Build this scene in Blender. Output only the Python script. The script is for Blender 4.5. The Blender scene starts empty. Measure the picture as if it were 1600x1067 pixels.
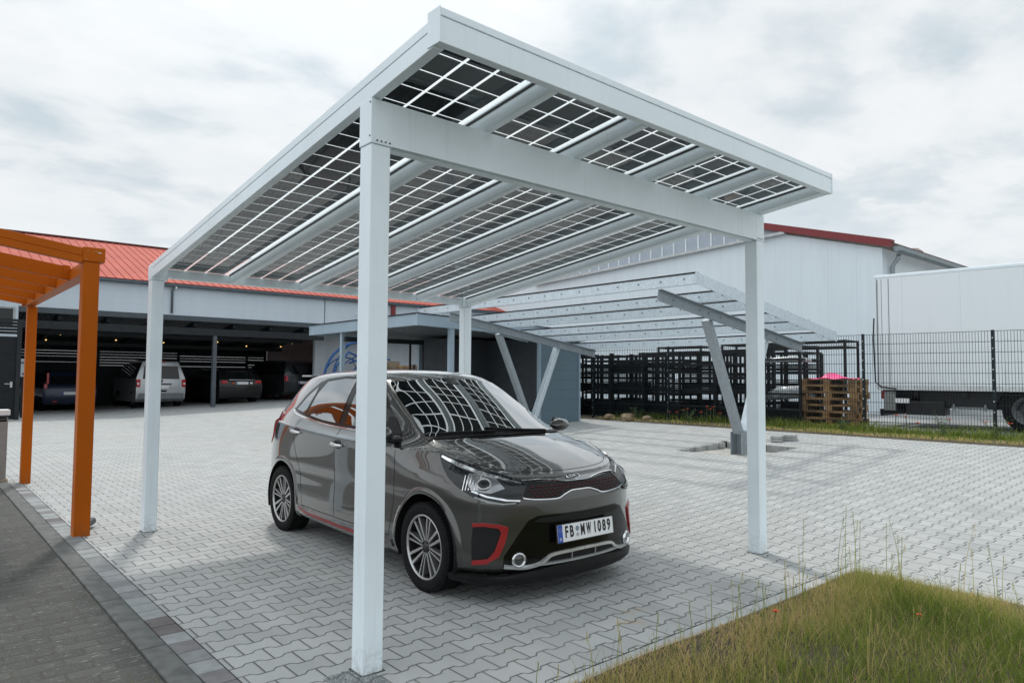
import bpy, bmesh, math, random
from mathutils import Vector, Matrix, geometry
from mathutils.bvhtree import BVHTree
random.seed(7)
R = math.radians
sc = bpy.context.scene
COL = sc.collection

# ------------------------------------------------------------------ nodes
class S:
    """a float socket with arithmetic"""
    def __init__(s, nt, k): s.nt, s.k = nt, k
    def _m(s, op, *a, clamp=False):
        n = s.nt.nodes.new('ShaderNodeMath'); n.operation = op; n.use_clamp = clamp
        for i, v in enumerate((s,) + a):
            if isinstance(v, S): s.nt.links.new(v.k, n.inputs[i])
            else: n.inputs[i].default_value = v
        return S(s.nt, n.outputs[0])
    def __add__(s, o): return s._m('ADD', o)
    def __sub__(s, o): return s._m('SUBTRACT', o)
    def __mul__(s, o): return s._m('MULTIPLY', o)
    def __truediv__(s, o): return s._m('DIVIDE', o)
    def __neg__(s): return s._m('MULTIPLY', -1.0)
    def floor(s): return s._m('FLOOR')
    def round(s): return s._m('ROUND')
    def fract(s): return s._m('FRACT')
    def abs(s): return s._m('ABSOLUTE')
    def cos(s): return s._m('COSINE')
    def mod(s, o): return s._m('FLOORED_MODULO', o)
    def gt(s, o): return s._m('GREATER_THAN', o)
    def lt(s, o): return s._m('LESS_THAN', o)
    def min(s, o): return s._m('MINIMUM', o)
    def max(s, o): return s._m('MAXIMUM', o)
    def clamp(s): return s._m('ADD', 0.0, clamp=True)
    def step(s, a, b):
        n = s.nt.nodes.new('ShaderNodeMapRange'); n.interpolation_type = 'SMOOTHSTEP'
        s.nt.links.new(s.k, n.inputs[0]); n.inputs[1].default_value = a; n.inputs[2].default_value = b
        return S(s.nt, n.outputs[0])

def new_mat(name):
    m = bpy.data.materials.new(name); m.use_nodes = True
    nt = m.node_tree; b = nt.nodes['Principled BSDF']
    return m, nt, b
def setp(b, **k):
    for a, v in k.items():
        a = a.replace('_', ' ')
        if isinstance(v, tuple) and len(v) == 3: v = v + (1,)
        b.inputs[a].default_value = v
def pos(nt, kind='Position'):
    if kind == 'Position':
        g = nt.nodes.new('ShaderNodeNewGeometry'); return g.outputs['Position']
    t = nt.nodes.new('ShaderNodeTexCoord'); return t.outputs[kind]
def xyz(nt, vec):
    n = nt.nodes.new('ShaderNodeSeparateXYZ'); nt.links.new(vec, n.inputs[0])
    return [S(nt, o) for o in n.outputs]
def comb(nt, x, y, z=0.0):
    n = nt.nodes.new('ShaderNodeCombineXYZ')
    for i, v in enumerate((x, y, z)):
        if isinstance(v, S): nt.links.new(v.k, n.inputs[i])
        else: n.inputs[i].default_value = v
    return n.outputs[0]
def noise(nt, vec, scale, detail=3, rough=.55, out='Fac', dist=0):
    n = nt.nodes.new('ShaderNodeTexNoise'); nt.links.new(vec, n.inputs['Vector'])
    n.inputs['Scale'].default_value = scale; n.inputs['Detail'].default_value = detail
    n.inputs['Roughness'].default_value = rough; n.inputs['Distortion'].default_value = dist
    return S(nt, n.outputs[out])
def white(nt, vec):
    n = nt.nodes.new('ShaderNodeTexWhiteNoise'); n.noise_dimensions = '3D'; nt.links.new(vec, n.inputs['Vector'])
    return S(nt, n.outputs['Value'])
def mixc(nt, fac, a, b, blend='MIX'):
    n = nt.nodes.new('ShaderNodeMix'); n.data_type = 'RGBA'; n.blend_type = blend
    if isinstance(fac, S): nt.links.new(fac.k, n.inputs['Factor'])
    else: n.inputs['Factor'].default_value = fac
    for nm, v in (('A', a), ('B', b)):
        i = [q for q in n.inputs if q.name == nm and q.type == 'RGBA'][0]
        if isinstance(v, tuple): i.default_value = v + (1,) if len(v) == 3 else v
        else: nt.links.new(v, i)
    return [q for q in n.outputs if q.type == 'RGBA'][0]
def link(nt, a, b): nt.links.new(a.k if isinstance(a, S) else a, b)
def bump(nt, b, h, strength=.3, dist=.01):
    n = nt.nodes.new('ShaderNodeBump'); n.inputs['Strength'].default_value = strength; n.inputs['Distance'].default_value = dist
    link(nt, h, n.inputs['Height']); nt.links.new(n.outputs[0], b.inputs['Normal'])

def grazing(nt, b, power, scale, rough=.012):
    """strong reflection at grazing angles, as on polished glass and lacquer"""
    lw = nt.nodes.new('ShaderNodeLayerWeight'); lw.inputs['Blend'].default_value = .5
    f = S(nt, lw.outputs['Facing'])._m('POWER', power)*scale
    g = nt.nodes.new('ShaderNodeBsdfGlossy'); g.inputs['Roughness'].default_value = rough; g.inputs[0].default_value = (.96,.98,1,1)
    m = nt.nodes.new('ShaderNodeMixShader'); link(nt, f, m.inputs[0]); nt.links.new(b.outputs[0], m.inputs[1]); nt.links.new(g.outputs[0], m.inputs[2])
    nt.links.new(m.outputs[0], [n for n in nt.nodes if n.type == 'OUTPUT_MATERIAL'][0].inputs[0])
def plain(name, col, rough=.5, metal=0.0, var=.12, scale=6.0, coat=0.0, bmp=0.0, bscale=60, **k):
    """paint / plastic / metal with slight uneven tone, so that nothing is perfectly flat"""
    m, nt, b = new_mat(name)
    p = pos(nt)
    n1 = noise(nt, p, scale, 4); 
    lo = tuple(c * (1 - var) for c in col); hi = tuple(min(1, c * (1 + var)) for c in col)
    link(nt, mixc(nt, n1.step(.3, .7), lo, hi), b.inputs['Base Color'])
    n2 = noise(nt, p, scale * 5, 3)
    r = n2 * .16 + (rough - .08); link(nt, r.clamp(), b.inputs['Roughness'])
    setp(b, Metallic=metal)
    if coat: setp(b, Coat_Weight=coat, Coat_Roughness=.04)
    if bmp: bump(nt, b, noise(nt, p, bscale, 3), bmp, .004)
    if k: setp(b, **k)
    return m

# ------------------------------------------------------------------ mesh builder
class MB:
    def __init__(s): s.v = []; s.f = []; s.mi = []; s.m = 0
    def add(s, vs, fs):
        o = len(s.v); s.v += [tuple(v) for v in vs]; s.f += [tuple(i + o for i in f) for f in fs]; s.mi += [s.m] * len(fs)
        return s
    def box(s, x0, x1, y0, y1, z0, z1, M=None):
        vs = [Vector(c) for c in ((x0,y0,z0),(x1,y0,z0),(x1,y1,z0),(x0,y1,z0),(x0,y0,z1),(x1,y0,z1),(x1,y1,z1),(x0,y1,z1))]
        if M: vs = [M @ v for v in vs]
        return s.add(vs, [(0,3,2,1),(4,5,6,7),(0,1,5,4),(1,2,6,5),(2,3,7,6),(3,0,4,7)])
    def bar(s, a, b, w, h, up=(0,0,1), prof=None):
        """box from a to b; w sideways, h along up, centred on the line"""
        a, b = Vector(a), Vector(b); d = (b - a).normalized(); sd = d.cross(Vector(up)).normalized(); u = sd.cross(d)
        pr = prof or [(-w/2,-h/2),(w/2,-h/2),(w/2,h/2),(-w/2,h/2)]
        n = len(pr)
        vs = [a + sd*p + u*q for p, q in pr] + [b + sd*p + u*q for p, q in pr]
        fs = [tuple(range(n))[::-1], tuple(range(n, 2*n))] + [(i, (i+1)%n, n+(i+1)%n, n+i) for i in range(n)]
        return s.add(vs, fs)
    def tube(s, pts, r, n=8, cap=True):
        pts = [Vector(p) for p in pts]; rs = r if isinstance(r, (list, tuple)) else [r]*len(pts)
        rings = []; prev = None
        for i, p in enumerate(pts):
            d = (pts[min(i+1, len(pts)-1)] - pts[max(i-1, 0)]).normalized()
            ref = prev if prev else (Vector((0,0,1)) if abs(d.z) < .9 else Vector((1,0,0)))
            a = d.cross(ref).normalized(); bb = a.cross(d); prev = bb
            rings.append([p + (a*math.cos(2*math.pi*k/n) + bb*math.sin(2*math.pi*k/n))*rs[i] for k in range(n)])
        vs = [v for q in rings for v in q]
        fs = [(i*n+k, i*n+(k+1)%n, (i+1)*n+(k+1)%n, (i+1)*n+k) for i in range(len(pts)-1) for k in range(n)]
        if cap: fs += [tuple(range(n))[::-1], tuple((len(pts)-1)*n+k for k in range(n))]
        return s.add(vs, fs)
    def lathe(s, prof, n=32, c=(0,0,0), axis='y'):
        """prof: (radius, along axis)"""
        vs = []
        for k in range(n):
            a = 2*math.pi*k/n
            for r_, h in prof:
                if axis == 'y': vs.append((c[0]+r_*math.cos(a), c[1]+h, c[2]+r_*math.sin(a)))
                elif axis == 'x': vs.append((c[0]+h, c[1]+r_*math.cos(a), c[2]+r_*math.sin(a)))
                else: vs.append((c[0]+r_*math.cos(a), c[1]+r_*math.sin(a), c[2]+h))
        m = len(prof)
        return s.add(vs, [(k*m+i, ((k+1)%n)*m+i, ((k+1)%n)*m+i+1, k*m+i+1) for k in range(n) for i in range(m-1)])
    def ext(s, poly, d, M=None):
        """extrude a 3d polygon by vector d"""
        p = [Vector(q) for q in poly]; d = Vector(d); n = len(p); vs = p + [q + d for q in p]
        if M: vs = [M @ v for v in vs]
        return s.add(vs, [tuple(range(n)), tuple(range(n, 2*n))[::-1]] + [(i, n+i, n+(i+1)%n, (i+1)%n) for i in range(n)])
    def build(s, name, mat, parent=None, smooth=False, bevel=0.0, seg=2, auto=None, fixn=True, loc=None, rz=None):
        me = bpy.data.meshes.new(name); me.from_pydata(s.v, [], s.f)
        mats = mat if isinstance(mat, (list, tuple)) else [mat]
        for q in mats: me.materials.append(q)
        if len(mats) > 1: me.polygons.foreach_set('material_index', s.mi)
        if fixn:
            bm = bmesh.new(); bm.from_mesh(me); bmesh.ops.recalc_face_normals(bm, faces=bm.faces); bm.to_mesh(me); bm.free()
        if smooth: me.polygons.foreach_set('use_smooth', [True]*len(me.polygons))
        me.update()
        o = bpy.data.objects.new(name, me); COL.objects.link(o)
        if parent: o.parent = parent
        if loc: o.location = loc
        if rz is not None: o.rotation_euler.z = rz
        if bevel:
            bv = o.modifiers.new('bevel', 'BEVEL'); bv.width = bevel; bv.segments = seg; bv.limit_method = 'ANGLE'; bv.angle_limit = R(40)
        if auto: 
            me.polygons.foreach_set('use_smooth', [True]*len(me.polygons))
            me.set_sharp_from_angle(angle=R(auto))
        return o
def tag(o, label=None, cat=None, group=None, kind=None):
    if label: o['label'] = label
    if cat: o['category'] = cat
    if group: o['group'] = group
    if kind: o['kind'] = kind
    return o
def thing(name, label, cat, loc=(0,0,0), rz=0, group=None):
    o = bpy.data.objects.new(name, None); COL.objects.link(o); o.empty_display_size = .3
    o.location = loc; o.rotation_euler.z = rz
    return tag(o, label, cat, group)
def copy_tree(o, parent=None):
    c = o.copy(); COL.objects.link(c)
    if parent: c.parent = parent
    for ch in [q for q in bpy.data.objects if q.parent == o]: copy_tree(ch, c)
    return c
def gz(x):
    """the yard rises gently towards the fence, a drop of a few centimetres behind it"""
    if x < 4: return 0.0
    if x < 12.3: return .041*(x-4)
    if x < 13.0: return .34
    if x < 13.8: return .34 - .08*(x-13.0)/.8
    return .26

# ------------------------------------------------------------------ camera
cam_d = bpy.data.cameras.new('camera'); cam = bpy.data.objects.new('camera', cam_d); COL.objects.link(cam)
yaw, pit, rol = 0.7153, 0.05172, 0.0062
F_ = Vector((math.sin(yaw)*math.cos(pit), math.cos(yaw)*math.cos(pit), math.sin(pit)))
R_ = F_.cross(Vector((0,0,1))).normalized(); U_ = R_.cross(F_)
R2 = R_*math.cos(rol) + U_*math.sin(rol); U2 = -R_*math.sin(rol) + U_*math.cos(rol)
M_ = Matrix((R2, U2, -F_)).transposed().to_4x4(); M_.translation = Vector((-1.703, -3.0287, 1.42))
cam.matrix_world = M_
cam_d.sensor_width = 36; cam_d.lens = 1094.57/1600*36; cam_d.clip_end = 3000; cam_d.clip_start = .05
sc.camera = cam
sc.view_settings.view_transform = 'Standard'; sc.view_settings.look = 'None'
sc.view_settings.exposure = 0.0; sc.view_settings.gamma = 1.0

# ------------------------------------------------------------------ light
SUN_AZ, SUN_EL = 24.0, 54.0        # azimuth from +Y towards +X
w = bpy.data.worlds.new('World'); sc.world = w; w.use_nodes = True
nt = w.node_tree; bg = nt.nodes['Background']; bg.inputs['Strength'].default_value = 1.0
sky = nt.nodes.new('ShaderNodeTexSky'); sky.sky_type = 'NISHITA'; sky.sun_disc = False
sky.sun_elevation = R(SUN_EL); sky.sun_rotation = R(SUN_AZ); sky.air_density = 1.0; sky.dust_density = 2.0
tc = nt.nodes.new('ShaderNodeTexCoord')
skyc = mixc(nt, 1.0, sky.outputs[0], (.085,.085,.085), 'MULTIPLY')
X, Y, Z = xyz(nt, tc.outputs['Generated'])
zz = Z.max(.03) + .16
cv = comb(nt, X/zz, Y/zz, 0.0)
mp = nt.nodes.new('ShaderNodeMapping'); nt.links.new(cv, mp.inputs[0]); mp.inputs['Location'].default_value = (2.3, .7, 0)
mp.inputs['Rotation'].default_value = (0,0,R(35)); mp.inputs['Scale'].default_value = (.85,1.1,1)
c1 = noise(nt, mp.outputs[0], 2.3, 8, .53, dist=.15)          # body of the cloud
c2 = noise(nt, mp.outputs[0], .55, 4, .5)                      # large patches
c3 = noise(nt, mp.outputs[0], 3.6, 7, .6, dist=.2)
dens = (c1*.62 + c2*.30 + c3*.16)
tone = dens.step(.50, .64)
cloud = mixc(nt, tone, (.91,.95,.98), (.66,.75,.81))
cloud = mixc(nt, (c1*.5 + c3*.5).step(.50, .40)*.55, cloud, (1.0,1.02,1.03))
low = Z.step(.30, .06)*.80
cloud = mixc(nt, low, cloud, (.88,.93,.965))
_sd = (math.sin(R(SUN_AZ))*math.cos(R(SUN_EL)), math.cos(R(SUN_AZ))*math.cos(R(SUN_EL)), math.sin(R(SUN_EL)))
glow = (X*_sd[0] + Y*_sd[1] + Z*_sd[2]).step(.75, 1.0)*.22 + .93 + Z.step(.5, .95)*.45 + (-X).step(.1, .9)*.45
cloud = mixc(nt, 1.0, cloud, comb(nt, glow, glow, glow), 'MULTIPLY')
gap = (c2*.5+c3*.5).step(.62, .75)*.35
out = mixc(nt, gap, cloud, skyc)
below = Z.step(-.02, -.06)
out = mixc(nt, below, out, (.34,.36,.36))
nt.links.new(out, bg.inputs['Color'])
sun_d = bpy.data.lights.new('sun', 'SUN'); sun = bpy.data.objects.new('sun', sun_d); COL.objects.link(sun)
sun_d.energy = 1.9; sun_d.angle = R(5.0); sun_d.color = (1.0, .96, .90)
sd = Vector((math.sin(R(SUN_AZ))*math.cos(R(SUN_EL)), math.cos(R(SUN_AZ))*math.cos(R(SUN_EL)), math.sin(R(SUN_EL))))
sun.rotation_euler = (-sd).to_track_quat('-Z', 'Y').to_euler(); sun.location = sd*60
# ------------------------------------------------------------------ materials
def coated(name, col, grime, rough, spec=.5):
    m, nt, b = new_mat(name); p = pos(nt); X, Y, Z = xyz(nt, p)
    big = noise(nt, p, 2.2, 4); st = noise(nt, comb(nt, X*26, Y*26, Z*1.3), 1.0, 5, .6); sp = noise(nt, p, 55, 3, .7)
    c = mixc(nt, big.step(.3,.7), tuple(k*.965 for k in col), tuple(min(1, k*1.03) for k in col))
    c = mixc(nt, st.step(.52,.78)*.13, c, grime); c = mixc(nt, sp.step(.66,.74)*.22, c, grime)
    foot = Z.step(.22, .0)*noise(nt, p, 30, 4, .7).step(.42,.62)
    c = mixc(nt, foot*.45, c, grime); link(nt, c, b.inputs['Base Color'])
    link(nt, st*.18 + (rough - .06), b.inputs['Roughness']); setp(b, Specular_IOR_Level=spec)
    bump(nt, b, noise(nt, p, 220, 3), .05, .004); return m
white_paint = coated('white_powder_coat', (.83,.92,.97), (.42,.43,.40), .36)
white_panel = plain('white_sheet', (.72,.79,.82), .5, var=.04, scale=.6)
orange_paint = coated('orange_powder_coat', (.45,.097,.0015), (.20,.10,.05), .40, .14)
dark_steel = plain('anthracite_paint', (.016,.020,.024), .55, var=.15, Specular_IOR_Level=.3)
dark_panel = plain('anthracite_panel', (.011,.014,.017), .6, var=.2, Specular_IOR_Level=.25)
grey_blue = plain('grey_coated_steel', (.31,.40,.47), .45, var=.06, scale=1.5)
mid_grey = plain('grey_cladding', (.16,.20,.23), .5, var=.05, scale=2)
rack_black = plain('rack_black', (.009,.010,.012), .55, var=.3, Specular_IOR_Level=.3)
fence_mat = plain('green_black_fence_coat', (.010,.019,.023), .5, var=.15, Specular_IOR_Level=.3)
rubber = plain('tyre_rubber', (.006,.006,.0065), .8, var=.25, scale=30, Specular_IOR_Level=.22)
black_plastic = plain('black_plastic', (.005,.005,.0055), .5, var=.2, Specular_IOR_Level=.3)
gloss_black = plain('gloss_black', (.003,.003,.0035), .14, var=.1, Specular_IOR_Level=.35)
chrome = plain('chrome', (.75,.76,.78), .12, 1.0, var=.03)
silver = plain('machined_alloy', (.50,.50,.50), .3, .85, var=.08)
red_paint = plain('red_trim', (.27,.008,.010), .3, var=.06, coat=.3)
red_lens = plain('red_lens', (.45,.01,.02), .12, var=.05, coat=1.0)
roof_red = plain('red_roof_sheet', (.46,.115,.085), .75, var=.07, scale=.8, Specular_IOR_Level=.15)
roof_trim = plain('red_verge_metal', (.19,.014,.018), .4, var=.06)
sand = plain('sand', (.38,.37,.34), .95, var=.22, scale=9, bmp=.5, bscale=40)
concrete = plain('light_concrete', (.36,.37,.36), .85, var=.16, scale=8, bmp=.25, bscale=90)
asphalt = plain('yard_asphalt', (.26,.27,.27), .9, var=.3, scale=.8, bmp=.3, bscale=60)
soil = plain('dry_soil', (.075,.062,.036), .95, var=.35, scale=9, bmp=.6, bscale=30)
pink = plain('pink_foil', (.85,.05,.24), .35, var=.1)
far_wall = plain('far_wall_render', (.42,.45,.48), .8, var=.08, scale=1.5)
blue_hose = plain('blue_hose', (.008,.08,.27), .4, var=.1)
white_card = plain('white_plate', (.78,.79,.80), .4, var=.02)
plate_blue = plain('plate_blue', (.01,.07,.38), .4, var=.02)
ink = plain('black_ink', (.01,.01,.012), .5, var=.02)
glass_dark, nt, b = new_mat('tinted_glass')
setp(b, Base_Color=(.006,.009,.010), Roughness=.012, IOR=1.5, Specular_IOR_Level=.5); grazing(nt, b, 1.9, .95)
lamp_glass, nt, b = new_mat('headlamp_glass')
setp(b, Base_Color=(.012,.014,.016), Roughness=.03, IOR=1.45)
warm, nt, b = new_mat('lit_bulb'); setp(b, Base_Color=(.8,.6,.25), Emission_Color=(1,.62,.2), Emission_Strength=1.6)

def wood_mat():
    m, nt, b = new_mat('pallet_wood'); p = pos(nt)
    X, Y, Z = xyz(nt, p)
    n = noise(nt, comb(nt, X*3, Y*3, Z*30), 1.0, 4); n2 = noise(nt, p, 2.2, 2)
    c = mixc(nt, n.step(.3,.7), (.23,.125,.05), (.40,.25,.12)); c = mixc(nt, n2.step(.45,.62)*.6, c, (.10,.07,.045))
    link(nt, c, b.inputs['Base Color']); setp(b, Roughness=.8); return m
wood = wood_mat()

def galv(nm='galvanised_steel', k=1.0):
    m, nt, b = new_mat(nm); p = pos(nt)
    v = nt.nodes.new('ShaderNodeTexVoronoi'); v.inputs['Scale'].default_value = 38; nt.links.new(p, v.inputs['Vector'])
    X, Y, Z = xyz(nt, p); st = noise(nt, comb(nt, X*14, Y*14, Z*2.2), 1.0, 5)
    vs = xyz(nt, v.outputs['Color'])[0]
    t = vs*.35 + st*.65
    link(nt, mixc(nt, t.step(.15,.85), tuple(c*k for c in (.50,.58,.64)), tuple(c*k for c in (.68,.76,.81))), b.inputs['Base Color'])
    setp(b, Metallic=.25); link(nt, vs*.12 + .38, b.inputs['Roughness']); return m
galvanised = galv(); galv_shaded = galv('shaded_galvanised_steel', .52)  # darker copy paints shade into girders, feet and one leg per frame

def paver_mat():
    m, nt, b = new_mat('double_t_pavers'); p = pos(nt); X, Y, Z = xyz(nt, p)
    P, W = .1376, .2
    wob = noise(nt, p, 2.2, 2)*.010 - .005
    yy = (Y + wob - .012)/P ; xx = X + noise(nt, p, 1.7, 2)*.010 - .005 - .172
    j = (yy - .5).round()
    sg = (j.mod(2.0)*-2.0) + 1.0
    wave = ((xx*(2*math.pi/W)).cos()*2.6)._m('MAXIMUM', -1.0)._m('MINIMUM', 1.0)
    bd = j + .5 + sg*wave*.095
    dy = (yy - bd)
    row = j + dy.gt(0.0)
    xs = (xx - row.mod(2.0)*.1)/W
    dx = (xs - xs.round()).abs()*W
    d = (dy.abs()*P*.86).min(dx)
    cell = white(nt, comb(nt, xs.floor()*1.0, row, 3.0))
    j1 = d.step(.0052, .0018); edge = d.step(.010, .0035)
    big = noise(nt, p, .35, 4); mid = noise(nt, p, 3.0, 5); fine = noise(nt, p, 160, 3)
    c = mixc(nt, cell*.9 + .05, (.330,.345,.345), (.440,.455,.452))
    c = mixc(nt, big.step(.35,.7)*.40, c, (.47,.47,.455))
    c = mixc(nt, mid.step(.52,.75)*.25, c, (.28,.285,.275))
    c = mixc(nt, fine.step(.35,.65)*.34, c, (.26,.265,.26))
    rust = (noise(nt, p, .9, 3).step(.64,.74))*(noise(nt, p, 7, 3).step(.5,.68))
    c = mixc(nt, rust*.45, c, (.40,.27,.13))
    sandy = noise(nt, p, 1.3, 3)
    jc = mixc(nt, sandy.step(.5,.7), (.050,.056,.055), (.18,.17,.15))
    jc = mixc(nt, noise(nt, p, 1.9, 4, .65).step(.60,.70)*.8, jc, (.075,.095,.030))
    spot = noise(nt, p, 5.5, 2).step(.70,.76); oil = noise(nt, p, .55, 5, .65).step(.60,.72)
    c = mixc(nt, oil*.42, c, (.22,.225,.22))
    c = mixc(nt, spot*.34, c, (.20,.20,.19))
    X2 = (X*.9 + noise(nt, p, .3, 2)*1.4); tr_ = ((X2/1.55).fract() - .5).abs().step(.07,.02)*noise(nt, p, 1.4, 4).step(.45,.65)
    c = mixc(nt, tr_*.26, c, (.22,.22,.215))
    c = mixc(nt, edge*.30, c, (.20,.205,.20))
    c = mixc(nt, j1*.93, c, jc)
    link(nt, c, b.inputs['Base Color']); setp(b, Roughness=.82)
    bump(nt, b, (d.step(.0, .012))*1.0 + cell*.25 + fine*.18, .55, .006)
    return m
paver = paver_mat()

def old_paver_mat():
    m, nt, b = new_mat('old_brick_pavers'); p = pos(nt); X, Y, Z = xyz(nt, p)
    wob = noise(nt, p, 1.6, 2)*.03 - .015
    yy = (Y + wob)/.104; row = yy.floor(); fy = yy.fract()
    xs = (X + wob)/.208 + row*.5 + white(nt, comb(nt, row, 1.0, 2.0))*.12
    fx = xs.fract()
    d = ((fy - .5).abs()*-1.0 + .5)*.104; dx = ((fx - .5).abs()*-1.0 + .5)*.208
    d = d.min(dx)
    cell = white(nt, comb(nt, xs.floor(), row, 5.0))
    fine = noise(nt, p, 90, 4, .7); flake = noise(nt, comb(nt, X*14, Y*60, 0), 1.0, 4, .65); big = noise(nt, p, .8, 4)
    c = mixc(nt, cell, (.038,.040,.038), (.060,.062,.059))
    c = mixc(nt, fine.step(.4,.66)*.45, c, (.13,.13,.12))
    c = mixc(nt, flake.step(.60,.70)*.75, c, (.36,.36,.35))
    c = mixc(nt, big.step(.55,.7)*.35, c, (.09,.085,.06))
    jt = d.step(.007, .002)
    moss = noise(nt, p, 3, 3)
    c = mixc(nt, jt*.6, c, mixc(nt, moss.step(.5,.65), (.045,.042,.035), (.085,.085,.035)))
    link(nt, c, b.inputs['Base Color']); setp(b, Roughness=.9)
    bump(nt, b, d.step(0,.012) + fine*.5, .7, .006); return m
old_paver = old_paver_mat()

def clad_mat(name, col, pitch, axis, line=.55, w_=.03):
    """sheet cladding with narrow grooves"""
    m, nt, b = new_mat(name); p = pos(nt); q = xyz(nt, p)[axis]
    fr = (q/pitch).fract(); g = ((fr - .5).abs()).lt(w_)
    fr2 = (q/(pitch/4)).fract(); g2 = ((fr2 - .5).abs()).lt(.06)
    X, Y, Z = xyz(nt, p)
    st = noise(nt, comb(nt, X*3, Y*3, Z*.4), 1.0, 4)
    c = mixc(nt, st.step(.3,.75), col, tuple(k*.95 for k in col))
    c = mixc(nt, g2*.06, c, tuple(k*.5 for k in col)); c = mixc(nt, g*line, c, tuple(k*.4 for k in col))
    link(nt, c, b.inputs['Base Color']); setp(b, Roughness=.55)
    return m
hall_clad = clad_mat('hall_wall_sheet', (.72,.80,.85), 1.0, 1, .15, .012)
block_wall = clad_mat('white_painted_wall', (.56,.63,.70), .25, 2, .10, .03)
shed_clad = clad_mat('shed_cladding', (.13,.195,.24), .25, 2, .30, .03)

def solar_mat():
    """opaque glossy cells, clear gaps between them; object coordinates run in the panel plane"""
    m, nt, b = new_mat('solar_glass'); p = pos(nt, 'Object'); X, Y, Z = xyz(nt, p)
    cx_, cy_ = .188, .168
    u = (X + .0)/cx_; v = (Y + .0)/cy_
    du = ((u - u.round()).abs())*cx_; dv = ((v - v.round()).abs())*cy_
    gap = (du.lt(.0100)).max(dv.lt(.0056))
    outer = (X.gt(3*cx_ - .014)).max(X.lt(0.0))
    gap = gap.max(outer)
    bus = ((Y/.031).fract() - .5).abs().lt(.03)
    cellc = mixc(nt, bus*.04, (.026,.033,.035), (.06,.065,.065))
    nz = noise(nt, p, 3, 3)
    cellc = mixc(nt, nz*.3, cellc, (.03,.034,.034))
    link(nt, cellc, b.inputs['Base Color']); setp(b, Roughness=.03, IOR=1.5, Specular_IOR_Level=.5)
    tr = nt.nodes.new('ShaderNodeBsdfTransparent'); tr.inputs[0].default_value = (.97,.985,.985,1)
    gl = nt.nodes.new('ShaderNodeBsdfGlossy'); gl.inputs['Roughness'].default_value = .02
    tl = nt.nodes.new('ShaderNodeBsdfTranslucent'); tl.inputs[0].default_value = (.9,.93,.94,1)
    m1 = nt.nodes.new('ShaderNodeMixShader'); m1.inputs[0].default_value = .22; nt.links.new(tr.outputs[0], m1.inputs[1]); nt.links.new(tl.outputs[0], m1.inputs[2])
    m2 = nt.nodes.new('ShaderNodeMixShader'); m2.inputs[0].default_value = .05; nt.links.new(m1.outputs[0], m2.inputs[1]); nt.links.new(gl.outputs[0], m2.inputs[2])
    m3 = nt.nodes.new('ShaderNodeMixShader'); link(nt, gap, m3.inputs[0]); nt.links.new(b.outputs[0], m3.inputs[1]); nt.links.new(m2.outputs[0], m3.inputs[2])
    o = [n for n in nt.nodes if n.type == 'OUTPUT_MATERIAL'][0]; nt.links.new(m3.outputs[0], o.inputs[0])
    return m
solar = solar_mat()

def car_paint(name, col, metal=.55, cior=1.5):
    m, nt, b = new_mat(name); p = pos(nt, 'Object')
    fl = noise(nt, p, 900, 1)
    link(nt, mixc(nt, fl.step(.3,.7), tuple(c*.85 for c in col), tuple(c*1.15 for c in col)), b.inputs['Base Color'])
    setp(b, Metallic=metal, Roughness=.30, Coat_Weight=1.0, Coat_Roughness=.03, Coat_IOR=min(cior, 1.5))
    if cior > 1.6: grazing(nt, b, 3.8, 1.1, .05)
    return m
kia_paint = car_paint('bronze_grey_metallic', (.072,.071,.068), .85, 1.75)
blue_paint = car_paint('dark_blue_paint', (.008,.020,.055), .2, 1.3)
silver_paint = car_paint('silver_paint', (.45,.47,.49), .5)
black_paint = car_paint('black_paint', (.006,.006,.007), .0, 1.25)
grey_paint = car_paint('dark_grey_paint', (.022,.026,.030), .2, 1.3)
# ------------------------------------------------------------------ ground sheets
def sheet(name, xs, ys, zf, mat, skip=None, kind='structure'):
    mb = MB(); idx = {}
    for i, x in enumerate(xs):
        for j, y in enumerate(ys): idx[i, j] = len(mb.v); mb.v.append((x, y, zf(x)))
    for i in range(len(xs)-1):
        for j in range(len(ys)-1):
            if skip and skip((xs[i]+xs[i+1])/2, (ys[j]+ys[j+1])/2): continue
            mb.f.append((idx[i,j], idx[i+1,j], idx[i+1,j+1], idx[i,j+1])); mb.mi.append(0)
    return tag(mb.build(name, mat, fixn=False), kind=kind)
base_soil = plain('far_ground', (.16,.15,.10), .95, var=.3, scale=.2)
sheet('ground', [-900,-60,0,60,900], [-900,-60,0,60,900], lambda x: -.16, base_soil)
HX0, HX1, HY0, HY1 = 8.45, 10.1, 2.9, 4.42
sheet('paving', [-16,-.455,3.78,4,HX0,HX1,12.15], [-40,-.62,HY0,HY1,8.25,36], gz, paver,
      skip=lambda x, y: (x < 3.78 and y < -.62) or (x < -.455 and y < 8.25) or (HX0 < x < HX1 and HY0 < y < HY1))
sheet('old_paving', [-16,-.73], [-14,8.13], lambda x: 0.0, old_paver)
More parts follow.
